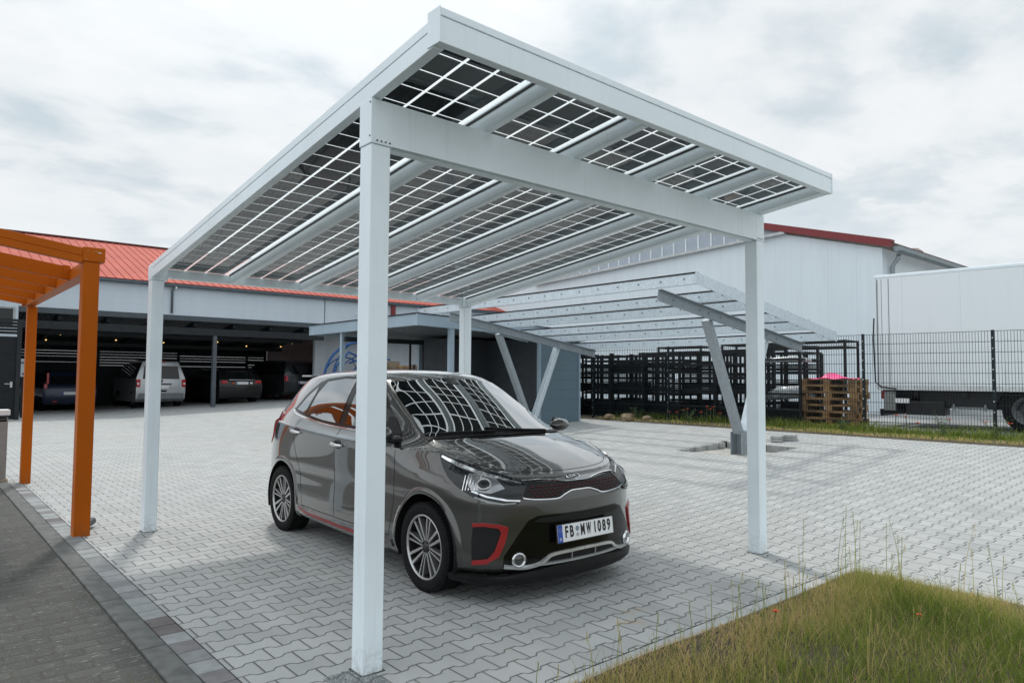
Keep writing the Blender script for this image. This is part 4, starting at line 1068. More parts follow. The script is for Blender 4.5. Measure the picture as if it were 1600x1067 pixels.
# corrugated roof sheet
pts = []
while xs < 12.8: pts.append((xs, .02 if n % 2 else -.02)); xs += .075; n += 1
vs = []; 
for (a, h_) in pts: vs += [(a, FY+.24, 3.62+h_), (a, 33.4, 2.72+h_)]
m.add(vs, [(2*i, 2*i+1, 2*i+3, 2*i+2) for i in range(len(pts)-1)])
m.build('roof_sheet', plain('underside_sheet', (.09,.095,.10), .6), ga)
for k in range(7):
    x = 2.5 + k*1.55; MB().bar((x,FY+.22,3.50),(x,33.3,2.60),.12,.18).build('rafter', dark_steel, ga)
for y in (28.6,31.0): MB().box(1.9,12.6,y,y+.12,3.55-(y-FY)*.13-.30,3.55-(y-FY)*.13-.14).build('purlin', dark_steel, ga)
m = MB(); z = .0
rnd = random.Random(2)
bw = MB()
while z < 2.75:
    for (xa, xb) in ((.9,4.9),(5.0,8.3),(8.4,11.6),(11.7,12.6)):
        gapz = rnd.choice((.0,.005,.007)) if 1.6 < z < 2.40 else .0
        bw.box(xa, xb, 33.2, 33.24, z, z+.125-gapz)
    z += .125
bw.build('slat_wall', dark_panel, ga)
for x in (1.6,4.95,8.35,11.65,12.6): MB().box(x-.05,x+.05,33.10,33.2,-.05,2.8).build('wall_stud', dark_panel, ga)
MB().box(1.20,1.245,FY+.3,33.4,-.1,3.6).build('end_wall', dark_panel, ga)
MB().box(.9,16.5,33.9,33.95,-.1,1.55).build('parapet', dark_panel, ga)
for (a, b_) in ((2.6,30.5),(2.9,29.2),(5.0,30.0),(5.4,28.8),(6.9,30.2),(7.2,29.0),(9.0,29.6),(10.6,30.4),(11.1,29.0),(12.2,30.2),(12.35,29.2)):
    z = 3.55-(b_-FY)*.137-.16
    MB().lathe([(0,-.03),(.028,-.02),(.032,.01),(.0,.02)], 10, (a,b_,z), 'z').build('ceiling_bulb', warm, ga, smooth=True)
# dark gate beside the garage, with letter box
gt = thing('metal_gate', 'anthracite slatted gate panel with door handle beside the garage', 'gate', (0,0,0))
m = MB(); m.box(-3.0,1.00,24.0,24.05,.02,2.62); m.build('gate_leaf', dark_panel, gt)
m = MB()
for k in range(5): m.box(-3.0,1.0,24.0,24.04,2.70+.10*k,2.78+.10*k)
m.build('slats', dark_panel, gt)
MB().box(1.0,1.12,23.95,24.07,-.02,3.16).build('gate_post', dark_steel, gt)
MB().box(-3.0,1.0,23.98,24.06,3.10,3.16).build('top_rail', dark_steel, gt)
m = MB(); m.box(.86,.92,23.94,24.0,1.02,1.20); m.box(.72,.90,23.92,23.95,1.12,1.145); m.build('door_handle', silver, gt)
lb = thing('letter_box', 'small pale grey letter box on a post right of the dark gate', 'letter box', (1.33,25.2,0))
MB().box(-.16,.16,0,.12,1.35,1.95).build('box_body', plain('pale_box', (.45,.50,.53), .45), lb, bevel=.01)
MB().box(-.12,.12,-.006,.0,1.80,1.84).build('slot', ink, lb); MB().lathe([(0,-.01),(.03,-.01),(.03,.0)], 10, (.0,-.0,1.45), 'y').build('lock', ink, lb)
MB().box(-.04,.04,.12,.18,-.02,1.9).build('box_post', dark_steel, lb)

# ------------------------------------------------------------------ grey flat-roofed shelter with shed
sh = thing('grey_shelter', 'grey flat-roofed shelter with dark store room behind the hatchback', 'shelter', (0,0,0))
AX, AY, BY, BX = 6.53, 9.53, 14.75, 11.75
def zs(x): return 2.53 - .03*(x-AX)
def slab(x0,x1,y0,y1,lo,hi,name,mat,p):
    v = [(x0,y0,zs(x0)+lo),(x1,y0,zs(x1)+lo),(x1,y1,zs(x1)+lo),(x0,y1,zs(x0)+lo),(x0,y0,zs(x0)+hi),(x1,y0,zs(x1)+hi),(x1,y1,zs(x1)+hi),(x0,y1,zs(x0)+hi)]
    return MB().add(v, [(0,3,2,1),(4,5,6,7),(0,1,5,4),(1,2,6,5),(2,3,7,6),(3,0,4,7)]).build(name, mat, p)
slab(AX,AX+.04,AY,BY,0,.245,'fascia',grey_blue,sh); slab(AX+.04,BX,AY,AY+.04,0,.245,'fascia',grey_blue,sh); slab(AX+.04,BX,BY-.04,BY,0,.245,'fascia',grey_blue,sh); slab(BX-.04,BX,AY+.04,BY-.04,0,.245,'fascia',grey_blue,sh)
slab(AX-.012,AX+.01,AY-.012,AY+.03,-.01,.25,'corner_trim',grey_blue,sh); slab(AX-.012,AX+.01,BY-.03,BY+.012,-.01,.25,'corner_trim',grey_blue,sh)
slab(AX+.04,BX-.04,AY+.04,BY-.04,.16,.235,'roof_deck',mid_grey,sh)
m = MB()
for k in range(20):
    y = AY+.2+k*.26
    if y > BY-.1: break
    v = [(AX+.05,y,zs(AX)+.06),(BX-.05,y,zs(BX)+.06),(BX-.05,y+.07,zs(BX)+.06),(AX+.05,y+.07,zs(AX)+.06)]
    m.add(v + [(a,b_,c+.10) for a,b_,c in v], [(0,3,2,1),(4,5,6,7),(0,1,5,4),(1,2,6,5),(2,3,7,6),(3,0,4,7)])
m.build('soffit_ribs', plain('soffit_grey', (.13,.145,.155), .5), sh)
slab(AX-.03,BX+.02,AY-.02,BY+.02,.252,.268,'roof_edge',dark_steel,sh)
for (x, y, s_) in ((7.42,AY+.02,.11),(6.60,13.05,.10),(9.66,14.18,.10)): MB().box(x,x+s_,y,y+s_,-.05+gz(x),zs(x)+.02).build('post', grey_blue, sh)
MB().box(AX+.1,BX-.1,12.9,13.0,2.30,2.42).build('cross_beam', dark_steel, sh)
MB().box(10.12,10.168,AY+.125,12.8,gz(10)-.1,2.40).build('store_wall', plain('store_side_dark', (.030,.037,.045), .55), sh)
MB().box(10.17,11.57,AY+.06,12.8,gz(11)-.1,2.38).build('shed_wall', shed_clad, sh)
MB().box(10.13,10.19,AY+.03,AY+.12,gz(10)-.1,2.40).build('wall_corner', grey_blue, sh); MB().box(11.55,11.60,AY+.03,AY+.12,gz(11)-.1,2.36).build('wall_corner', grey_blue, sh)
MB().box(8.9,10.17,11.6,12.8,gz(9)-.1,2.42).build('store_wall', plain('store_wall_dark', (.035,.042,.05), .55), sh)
MB().box(9.32,9.36,11.56,11.60,gz(9),2.25).build('door_frame', black_plastic, sh)
MB().box(8.3,8.34,12.55,12.6,gz(8),2.3).build('door_frame', black_plastic, sh)
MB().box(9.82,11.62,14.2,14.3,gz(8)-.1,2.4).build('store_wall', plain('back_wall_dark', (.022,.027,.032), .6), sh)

# ------------------------------------------------------------------ galvanised solar carport without panels
gc = thing('steel_carport', 'galvanised steel carport frame with open purlins on slanted legs', 'carport', (0,0,0))
SG = -.1476
def zg(x): return 2.601 + SG*(x-6.92)
def ibar(a, b_, h_, w_, name, parent):
    """C-section: web, two flanges"""
    A, B2 = Vector(a), Vector(b_); m = MB(); d = (B2-A).normalized(); s_ = d.cross(Vector((0,0,1))).normalized(); u = s_.cross(d)
    for (p, q, ww, hh) in ((0,0,.010,h_-.012),(w_*.5,h_/2-.004,w_,.008),(w_*.5,-h_/2+.004,w_,.008)):
        m.bar(A+s_*p+u*q, B2+s_*p+u*q, ww, hh)
    return m.build(name, galv_shaded, parent)
bolt_m = plain('bolt_head', (.22,.26,.29), .4, .5)
def boltrow(parent, pts, ax='y'):
    m = MB()
    for p in pts: m.lathe([(0,-.012),(.013,-.012),(.013,0)], 8, p, ax)
    m.build('bolt', bolt_m, parent)
for fy in (3.52, 8.90):
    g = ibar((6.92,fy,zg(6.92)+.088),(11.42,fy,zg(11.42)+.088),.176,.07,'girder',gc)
    boltrow(g, [(x, fy-.006, zg(x)+.09) for x in (7.3,8.0,8.25,8.6,9.4,10.1,10.45,11.0)])
    foot = gz(9.3)
    l1 = MB().bar((8.33,fy+.085,zg(8.33)+.01),(9.20,fy+.04,foot+.28),.11,.15,up=(0,1,0)).build('leg', galv_shaded, gc, bevel=.01)
    l2 = MB().bar((10.16,fy+.085,zg(10.16)+.01),(9.38,fy+.04,foot+.28),.11,.15,up=(0,1,0)).build('leg', galvanised, gc, bevel=.01)
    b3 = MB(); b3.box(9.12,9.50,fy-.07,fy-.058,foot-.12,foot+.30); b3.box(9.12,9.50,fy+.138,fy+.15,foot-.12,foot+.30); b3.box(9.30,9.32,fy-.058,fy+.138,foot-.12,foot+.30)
    b3.box(8.98,9.64,fy-.12,fy+.20,foot-.13,foot-.11); b3.build('foot_bracket', galv_shaded, gc)
PX = (6.86,7.86,8.54,9.49,10.22,11.22)
for i, x in enumerate(PX):
    z = zg(x)+.176
    m = MB(); m.box(x-.004,x+.004,2.80,9.95,z,z+.15); m.box(x,x+.06,2.80,9.95,z+.142,z+.15); m.box(x,x+.06,2.80,9.95,z,z+.008)
    pu = m.build('purlin', galvanised, gc)
    MB().box(x-.014,x+.064,2.80,9.95,z+.1505,z+.172).build('rubber_strip', black_plastic, pu)
    boltrow(pu, [(x-.005, 3.0+.42*k, z+.085) for k in range(17)], 'x')
m = MB()
v = lambda x, y, o: (x, y, zg(x)+.170+o)
for yy in (2.785, 9.955):
    e = MB().add([v(6.84,yy,0),v(11.30,yy,0),v(11.30,yy+.012,0),v(6.84,yy+.012,0),v(6.84,yy,.17),v(11.30,yy,.17),v(11.30,yy+.012,.17),v(6.84,yy+.012,.17)], [(0,3,2,1),(4,5,6,7),(0,1,5,4),(1,2,6,5),(2,3,7,6),(3,0,4,7)])
    e.build('edge_plate', galvanised, gc)

# loose pavers stacked beside the gap in the paving
for i, (x, y, n) in enumerate(((10.62,3.62,3),(10.93,3.52,4))):
    t = thing('paver_stack', ('lower' if i == 0 else 'higher')+' small stack of loose grey pavers '+('nearer the white post' if i == 0 else 'farther from the white post'), 'paver stack', (x,y,gz(x)), R(20), 'loose paver stacks')
    rnd = random.Random(i)
    for k in range(3):
        for j in range(n-1 if i == 0 else 2): MB().box(-.16+.105*k,-.065+.105*k,-.1,.1,.002+.055*j,.052+.055*j, Matrix.Rotation(rnd.uniform(-.05,.05),4,'Z')).build('paver', concrete, t, bevel=.005)

# ------------------------------------------------------------------ big hall on the right
ha = thing('warehouse_hall', 'large white sheet-clad hall with dark red verge behind the fence', 'hall', (0,0,0))
HXX = 23.45; ec = 6.63; rdg = 21.0
hz = lambda y: 5.93 + .285*(y-ec)
top = hz(rdg)
poly = [(HXX,ec,-.1),(HXX,33.3,-.1),(HXX,33.3,hz(2*rdg-33.3)),(HXX,rdg,top),(HXX,ec,hz(ec))]
MB().ext(poly, (.3,0,0)).build('gable_wall', hall_clad, ha)
MB().box(HXX+.31,60,ec,ec+.3,-.1,5.93).build('long_wall', white_panel, ha)
m = MB(); m.bar((HXX-.08,ec-.35,hz(ec-.35)+.20),(HXX-.08,rdg,top+.20),.32,.25); m.bar((HXX-.08,rdg,top+.16),(HXX-.08,33.6,hz(2*rdg-33.6)+.20),.32,.25); m.build('verge', roof_trim, ha)
rr = MB(); rr.add([(HXX-.2,ec-.4,hz(ec-.4)+.24),(60,ec-.4,hz(ec-.4)+.24),(60,rdg,top+.24),(HXX-.2,rdg,top+.24),(HXX-.2,34,hz(2*rdg-34)+.24),(60,34,hz(2*rdg-34)+.24)], [(0,1,2,3),(3,2,5,4)]); rr.build('roof', roof_trim, ha)
m = MB(); m.bar((HXX-.1,ec-.5,hz(ec-.4)+.02),(60,ec-.5,hz(ec-.4)+.02),.2,.18,prof=[(-.1,.08),(-.09,-.05),(-.04,-.1),(.04,-.1),(.09,-.05),(.1,.08)]); m.build('gutter', plain('zinc_gutter', (.20,.24,.26), .4, .5), ha)
m = MB(); m.tube([(HXX+.55,ec-.34,5.75),(HXX+.55,ec-.30,5.6),(HXX+.55,ec-.12,5.35),(HXX+.55,ec-.10,.3)], .075, 10); m.build('downpipe', plain('zinc_pipe', (.30,.35,.37), .4, .5), ha, smooth=True)
m = MB()
for z in (1.5,3.2,4.9): m.box(HXX+.46,HXX+.64,ec-.17,ec-.0,z,z+.05)
m.build('pipe_clip', silver, ha)
# strip of windows with a ledge under it
wb = lambda y: 6.60 + (18.87-y)*.046
f = MB(); f.add([(HXX-.03,22.5,wb(22.5)),(HXX-.03,11.4,wb(11.4)),(HXX-.03,11.4,wb(11.4)+.95),(HXX-.03,22.5,wb(22.5)+.95)], [(0,1,2,3)])
fr_ = MB().add([(HXX-.03,22.5,wb(22.5)),(HXX-.03,10.3,wb(10.3)),(HXX-.03,10.3,wb(10.3)+.05),(HXX-.03,12.0,wb(12)+.95),(HXX-.03,22.5,wb(22.5)+.95),(HXX-.003,22.5,wb(22.5)),(HXX-.003,10.3,wb(10.3)),(HXX-.003,10.3,wb(10.3)+.05),(HXX-.003,12.0,wb(12)+.95),(HXX-.003,22.5,wb(22.5)+.95)],
  [(0,1,2,3,4),(9,8,7,6,5)]).build('window_band', plain('grey_glazing', (.36,.42,.48), .4, var=.06), ha)
y = 22.0
while y > 11.4: MB().box(HXX-.06,HXX-.03,y-.03,y+.03,wb(y),wb(y)+.95).build('glazing_bar', white_panel, fr_); y -= .62
m = MB(); m.bar((HXX-.12,24,wb(24)-.04),(HXX-.12,10.05,wb(10.05)-.04),.22,.10); m.build('ledge', plain('ledge_grey', (.5,.52,.53), .5), ha)
m = MB(); m.lathe([(0,.0),(.5,.0),(.48,.25),(.3,.4),(0,.45)], 16, (33.5,9.2,7.1), 'z'); m.build('roof_vent', plain('vent_brown', (.25,.20,.17), .6), ha)

# ------------------------------------------------------------------ truck trailer
tr = thing('box_trailer', 'long white box trailer parked behind the mesh fence', 'trailer', (16.62,4.20,0), math.atan2(-2.95,.27))
tr.location.z = .26
# local x runs along the trailer away from its rear, y towards +hall side is negative rotation -> width on local +y
Wd = 2.5; zb0, zt0 = .97, 3.76
sgn = 1
def trailer_mat():
    m, nt, b = new_mat('trailer_white'); p = pos(nt, 'Object'); X, Y, Z = xyz(nt, p)
    seam = ((X/1.22).fract() - .5).abs().lt(.004); st = noise(nt, comb(nt, X*7, Y*7, Z*.7), 1.0, 4).step(.5,.75)
    gr = Z.step(1.9, .95)*st
    c = mixc(nt, st*.10, (.78,.84,.87), (.55,.58,.58)); c = mixc(nt, gr*.35, c, (.42,.41,.37)); c = mixc(nt, seam*.35, c, (.4,.43,.45))
    link(nt, c, b.inputs['Base Color']); setp(b, Roughness=.35); return m
MB().box(0,13.4,0,Wd,zb0,zt0).build('box_body', trailer_mat(), tr, bevel=.05)
m = MB(); m.box(-.02,13.4,-.012,Wd+.012,zt0-.07,zt0+.015); m.build('top_rail', white_paint, tr, bevel=.02)
m = MB(); m.box(0,13.4,-.014,Wd+.014,zb0-.05,zb0+.07); m.build('bottom_rail', plain('rail_pale', (.58,.61,.62), .4), tr)
m = MB(); m.box(.03,.06,-.012,.0,zb0,zt0-.1); m.box(.30,.315,-.008,.0,zb0,zt0-.1); m.box(.14,.15,-.006,.0,zb0,zt0-.1); m.build('door_seam', plain('seam_grey', (.22,.25,.27), .5), tr)
m = MB(); m.tube([(-.03,-.02,2.7),(-.05,-.03,2.2),(-.02,-.02,1.1),(.12,-.02,.99),(.45,-.02,.95)], .018, 6); m.build('cable', ink, tr)
m = MB(); m.box(.0,13.2,.5,.62,.72,.92); m.box(.0,13.2,1.88,2.0,.72,.92); m.box(.1,.2,.1,2.4,.72,.92); m.box(1.0,12.5,.45,2.05,.80,.90)
for k in range(12): m.box(.8+k,.88+k,.12,2.38,.78,.92)
m.box(.9,9.0,.25,2.3,.50,.93); m.build('chassis', ink, tr)
m = MB(); m.box(.05,.12,.06,2.44,.28,.42); m.box(.10,.6,.5,.62,.34,.74); m.box(.10,.6,1.88,2.0,.34,.74); m.box(.05,.6,.04,.1,.34,.45); m.build('rear_bumper', black_plastic, tr)
MB().box(.15,.42,.0,.03,.42,.88).build('light_panel', plain('lamp_panel_grey', (.22,.23,.23), .5), tr)
MB().box(.40,.72,-.01,.02,.60,.72).build('reflector_plate', white_card, tr); MB().box(.10,.16,-.02,.02,.70,.90).build('side_marker', roof_trim, tr)
MB().box(.62,1.45,.05,.55,.33,.66).build('tool_box', ink, tr, bevel=.02)
m = MB(); m.box(1.6,2.3,.0,.03,.52,.55); m.box(1.62,1.66,.0,.03,.46,.62); m.box(2.24,2.28,.0,.03,.46,.62); m.build('side_rail', plain('rail_grey', (.25,.27,.28), .4, .5), tr)
m = MB()
for x in (3.05,4.35,5.65):
    for k in range(13):
        a = math.pi*k/12; x_, z_ = x-.60*math.cos(a), .50+.60*math.sin(a)*.92
        if k: m.add([(px,.06,pz),(x_,.06,z_),(x_,.50,z_),(px,.50,pz)], [(0,1,2,3)])
        px, pz = x_, z_
m.build('mudguard', black_plastic, tr)
for x in (3.05,4.35,5.65):
    for yy in (.22, 2.28):
        w_ = MB().lathe([(.30,-.16),(.44,-.17),(.49,-.13),(.50,-.08),(.50,.08),(.49,.13),(.44,.17),(.30,.16)], 40, (0,0,0), 'y').build('wheel', rubber, tr, smooth=True); w_.location = (x,yy,.50)
        MB().lathe([(.0,-.02),(.12,-.04),(.14,.02),(.24,.05),(.26,-.13),(.31,-.165)], 32, (0,0,0), 'y').build('rim', plain('steel_rim_grey', (.14,.15,.155), .5, .3), w_, smooth=True)
# ------------------------------------------------------------------ mesh fence
FX = lambda y: 13.48 - .148*(y-3.22)
fn = thing('mesh_fence', 'dark green wire mesh fence along the grass verge', 'fence', (0,0,0))
fys = [7.70+2.235*k for k in range(-6, 3)]
fys = [3.22+2.235*k for k in range(-5, 4)]
def fpan(x0, y0, x1, y1, zb_, n, h_, parent, name='wire_panel'):
    m = MB(); a, b_ = Vector((x0,y0,0)), Vector((x1,y1,0)); d = (b_-a)
    for k in range(n+1):
        p = a + d*(k/n); m.box(p.x-.003,p.x+.003,p.y-.0032,p.y+.0032,zb_,zb_+h_)
    k = 0
    while k*.2 <= h_+.001:
        z = zb_+.0+k*.2; m.bar((x0-.006,y0,z),(x1-.006,y1,z),.006,.009); k += 1
    return m.build(name, fence_mat, parent, fixn=False)
for i, y in enumerate(fys):
    x = FX(y); p = MB().box(x-.03,x+.03,y-.02,y+.02,.0,2.38).build('fence_post', fence_mat, fn)
    if i:
        MBm = MB()
    m = MB()
    for k in range(10): m.box(x-.038,x-.03,y-.012,y+.012,.42+.2*k,.44+.2*k)
    m.build('clip', silver, p)
    if i+1 < len(fys): fpan(x, y+.03, FX(fys[i+1]), fys[i+1]-.03, .36, 44, 2.0, fn)

# ------------------------------------------------------------------ racks behind the fence
def make_rack(label, w_=1.1, d_=.9, h_=1.85, shelves=(.12,.55,1.0,1.4,1.8), load=(), seed=0):
    t = thing('metal_rack', label, 'rack', (0,0,0), 0, 'black metal racks behind the fence')
    m = MB()
    for x in (0, w_-.05):
        for y in (0, d_-.05): m.box(x,x+.05,y,y+.05,0,h_)
    for z in shelves:
        m.box(.05,w_-.05,0,.04,z,z+.045); m.box(.05,w_-.05,d_-.04,d_,z,z+.045); m.box(0,.04,.05,d_-.05,z,z+.045); m.box(w_-.04,w_,.05,d_-.05,z,z+.045)
    m.build('rack_frame', rack_black, t)
    rnd = random.Random(seed)
    for (z, n) in load:
        m = MB()
        for k in range(n):
            o = rnd.uniform(-.03,.03); m.box(.05+o,w_-.06+o,.06,d_-.06,z+.05+k*.045,z+.05+k*.045+.026)
        m.build('sheet_load', rack_black, t)
    return t
protos = [
 make_rack('empty black rack with five shelf levels behind the fence', seed=1),
 make_rack('black rack loaded low with dark sheets behind the fence', shelves=(.12,.45,.8,1.15,1.5,1.8), load=((.12,5),(.8,4),(1.15,3)), seed=2),
 make_rack('black rack packed with dark sheets on two levels behind the fence', shelves=(.12,.72,1.3,1.62), load=((.12,9),(.72,9),(1.3,5)), seed=3),
 make_rack('black open rack with three wide shelf levels behind the fence', w_=1.3, h_=1.95, shelves=(.15,.8,1.6,1.9), load=((.15,6),), seed=4)]
rnd = random.Random(9)
spots = []
for q_ in range(7): spots.append((FX(5.6+q_*1.25)+2.75, 5.6+q_*1.25, (2,1,2,3,2,1,2)[q_]))
y = 4.7; k = 0
while y < 12.6:
    x = FX(y) + .45 + rnd.uniform(-.06,.10); spots.append((x, y, rnd.choice((1,1,2,2,3,2)) if y > 7.5 else rnd.choice((1,2,3,1)))); y += .98 + rnd.uniform(.0,.10)
y = 5.2
while y < 13.4:
    x = FX(y) + 1.65 + rnd.uniform(-.1,.2); spots.append((x, y, rnd.choice((0,1,3,1)))); y += 1.12 + rnd.uniform(0,.3)
names = ['first','second','third','fourth','fifth','sixth','seventh','eighth','ninth','tenth','eleventh','twelfth']
used = set(); row = [0, 0, 0]
for i, (x, y, q) in enumerate(spots):
    t = protos[q] if q not in used else copy_tree(protos[q]); used.add(q)
    t.location = (x+.9, y, .262); t.rotation_euler.z = R(90)
    r_ = 0 if x < FX(y)+1.2 else (1 if x < FX(y)+2.5 else 2); 
    kind_ = ['empty black rack','black rack half filled','black rack packed with sheets','wide black rack'][q]
    t['label'] = '%s, %s from right in the %s row by the fence' % (kind_, names[row[r_]], ('front','middle','back')[r_]); row[r_] += 1
for q in range(4):
    if q not in used:
        for ch in list(protos[q].children): bpy.data.objects.remove(ch)
        bpy.data.objects.remove(protos[q])
# tall stacked frames further back
for i, (x, y) in enumerate(((15.9,4.6),(16.1,6.6),(16.3,9.0))):
    t = make_rack('tall thin steel stillage, %s from the right behind the black racks' % names[i], w_=1.6, d_=.8, h_=2.15, shelves=(.1,1.0,1.95,2.1), seed=i); t.name = 'tall_stillage'; t['category'] = 'stillage'; t['group'] = 'tall stillages behind the racks'
    t.location = (x+.7, y, .262); t.rotation_euler.z = R(90)
# plastic wrapped bundle on the racks near the pallets
m = MB(); m.tube([(14.0,4.6,1.86),(14.0,5.0,1.90),(14.05,5.5,1.88),(14.0,6.1,1.84)], [.05,.07,.06,.03], 10)
tag(m.build('wrapped_bundle', plain('cloudy_plastic', (.42,.45,.46), .25, var=.3, scale=12), smooth=True), 'long bundle wrapped in cloudy plastic lying high across the racks left of the pallets', 'bundle')
m = MB(); m.tube([(14.1,4.55,1.02),(14.05,4.9,1.13),(14.1,5.4,1.10),(14.1,5.8,.98)], [.06,.15,.16,.08], 12)
tag(m.build('plastic_sack', plain('grey_white_plastic', (.40,.44,.46), .3, var=.3, scale=10), smooth=True), 'pale crumpled plastic sack on a rack just left of the pallets', 'sack')

# ------------------------------------------------------------------ pallets
def make_pallet(label):
    t = thing('wooden_pallet', label, 'pallet', (0,0,0), 0, 'stacked wooden pallets')
    L, W = 1.2, .8
    m = MB()
    for k in range(5): m.box(k*.164, k*.164+.115 + (.03 if k in (0,2,4) else 0) - (.0), 0, L, .122, .144)
    m.build('deck_boards', wood, t)
    for y in (0,.5275,1.055): MB().box(0,W,y,y+.145,.100,.1215).build('cross_board', wood, t)
    for x in (0,.3275,.655):
        for y in (0,.5275,1.055): MB().box(x,x+.145 if x != .655 else W,y,y+.145,.0225,.0995).build('block', wood, t)
    for x in (0,.3275,.655): MB().box(x,x+.145 if x != .655 else W,0,L,0,.022).build('bottom_board', wood, t)
    return t
pn = ['bottom','second from the bottom','third from the bottom','fourth from the bottom','fourth from the top','third from the top','second from the top','top']
p0 = None
for k in range(8):
    t = make_pallet('') if k == 0 else copy_tree(p0)
    if k == 0: p0 = t
    t['label'] = 'wooden pallet, %s of the stack beside the fence post' % pn[k]
    t.location = (13.98 + rnd.uniform(-.03,.03), 3.62 + rnd.uniform(-.04,.04), .265+.1465*k); t.rotation_euler.z = R(rnd.uniform(-3,3) + 4)
m = MB(); n1, n2 = 12, 14; top_z = .265+.1465*8+.006
for i in range(n1+1):
    for j in range(n2+1):
        x = 13.98 + .80*i/n1; y = 3.72 + 1.0*j/n2; f = max(0, 1-abs(i-4.5)/3.5)*max(0, min(1, (j-2)/5.0))*(1 if j < 9 else max(0, 1-(j-9)/1.5)) + .10*max(0,1-abs(i-9)/2)
        m.v.append((x, y, top_z + .15*f + .012*math.sin(i*1.7+j)))
for i in range(n1):
    for j in range(n2): a = i*(n2+1)+j; m.f.append((a,a+1,a+n2+2,a+n2+1)); m.mi.append(0)
tag(m.build('foil_sheet', pink, smooth=True), 'crumpled pink plastic sheet lying on the top pallet', 'plastic sheet')

# ------------------------------------------------------------------ vehicles inside the garage
def make_vehicle(name, label, cat, paint, prof, half, belt, rearwin, lamps, loc, rz=0, wheel=.32, wb=(.75,3.4), plate_z=.75, sc_=1.06, plate_m=None):
    """prof: side outline (y forward from the tail, z); half width; cabin narrows above belt"""
    t = thing(name, label, cat, loc, rz); t.scale = (sc_,)*3
    m = MB(); n = len(prof); secs = ((-1,.90,.0),(-.93,.97,.0),(-.75,1,.0),(0,1.0,.0),(.75,1,.0),(.93,.97,.0),(1,.90,.0))
    ym = sum(p[0] for p in prof)/n
    for s_, k, _ in secs:
        for (y, z) in prof:
            tum = 1.0 if z <= belt else 1.0 - .24*(z-belt)/.6
            m.v.append((s_*half*tum, ym+(y-ym)*(.97+.03*k if abs(s_) > .9 else 1) + (.05*(abs(s_)**4) if y < ym else -.10*(abs(s_)**4)), z if z > .3 else z))
    for i in range(len(secs)-1):
        for k in range(n): a, b_ = i*n+k, i*n+(k+1)%n; m.f.append((a,b_,b_+n,a+n)); m.mi.append(0)
    m.f.append(tuple(range(n))); m.f.append(tuple((len(secs)-1)*n+k for k in range(n))[::-1]); m.mi += [0,0]
    m.build('body', paint, t, auto=35)
    (wy0, wz0, wy1, wz1, ww0, ww1) = rearwin
    m = MB(); m.add([(-ww0,wy0-.012,wz0),(ww0,wy0-.012,wz0),(ww1,wy1-.012,wz1),(-ww1,wy1-.012,wz1),(0,wy1-.02,wz1+.01)], [(0,1,2,4,3)]); m.build('rear_window', glass_dark, t)
    ys = [p[0] for p in prof if p[1] > belt+.2]; ya, yb = min(ys)+.15, max(ys)-.05; zt = max(p[1] for p in prof)-.10
    for sg in (1, -1):
        q = lambda z: sg*(half*(1.0-.24*max(0,(z-belt))/.6)+.006)
        m = MB(); m.add([(q(belt+.03),ya-.1,belt+.03),(q(belt+.03),yb+.45,belt+.03),(q(zt),yb-.05,zt),(q(zt),ya+.1,zt)], [(0,1,2,3)]); m.build('side_window', glass_dark, t)
        for wy in wb:
            w_ = MB().lathe([(.0,-.06*sg),(.20,-.03*sg),(.21,.02*sg)], 20, (0,0,0), 'x')
            ty = MB().lathe([(.20,-.09),(wheel-.02,-.10),(wheel,-.06),(wheel,.06),(wheel-.02,.10),(.20,.09)], 28, (0,0,0), 'x').build('tyre', rubber, t, smooth=True); ty.location = (sg*(half-.10), wy, wheel)
            MB().lathe([(0,.07*sg),(.06,.07*sg),(.19,.085*sg),(.205,.08*sg)], 20, (0,0,0), 'x').build('rim', silver, ty, smooth=True)
    for (x0, z0, x1, z1, y_, mt) in lamps:
        for sg in (1, -1): MB().box(min(sg*x0,sg*x1),max(sg*x0,sg*x1),y_-.015,y_+.12,z0,z1).build('tail_light', mt, t, bevel=.02)
    yp = min(p[0] for p in prof if abs(p[1]-plate_z) < .35)
    pl = MB().box(-.26,.26,yp-.03,yp+.02,plate_z-.055,plate_z+.055).build('number_plate', plate_m or white_card, t)
    MB().box(-.26,-.215,yp-.033,yp-.029,plate_z-.054,plate_z+.054).build('country_band', plate_blue, pl)
    return t
van = make_vehicle('small_van', 'silver compact van parked tail outwards in the garage', 'van', silver_paint,
 [(.02,.35),(-.02,.60),(0,.95),(.03,1.15),(.10,1.55),(.16,1.78),(.30,1.83),(1.6,1.85),(2.7,1.80),(3.3,1.35),(4.2,1.10),(4.35,.8),(4.35,.35),(3.9,.22),(.3,.22)], .88, 1.12,
 (.03,1.12,.115,1.62,.66,.60), [(.74,.80,.88,1.10,-.01,red_lens)], (6.38,28.3,gz(6.4)), R(-1), plate_z=.80)
MB().box(-.80,.80,-.07,.0,.34,.56).build('rear_bumper', plain('van_bumper_grey', (.16,.17,.18), .6), van, bevel=.03)
MB().box(-.36,.36,-.035,.0,.90,.94).build('handle_bar', gloss_black, van); MB().box(-.18,.18,-.035,.0,.62,.68).build('tow_cover', gloss_black, van)
MB().lathe([(0,0),(.07,0),(.07,-.02)], 20, (0,-.0,1.03), 'y').build('emblem', chrome, van)
MB().box(-.14,.14,.12,.18,1.765,1.80).build('brake_light', red_lens, van)
MB().box(.79,.86,-.03,-.005,.90,.97).build('reverse_lamp', white_card, van); MB().box(-.86,-.79,-.03,-.005,.90,.97).build('reverse_lamp', white_card, van)
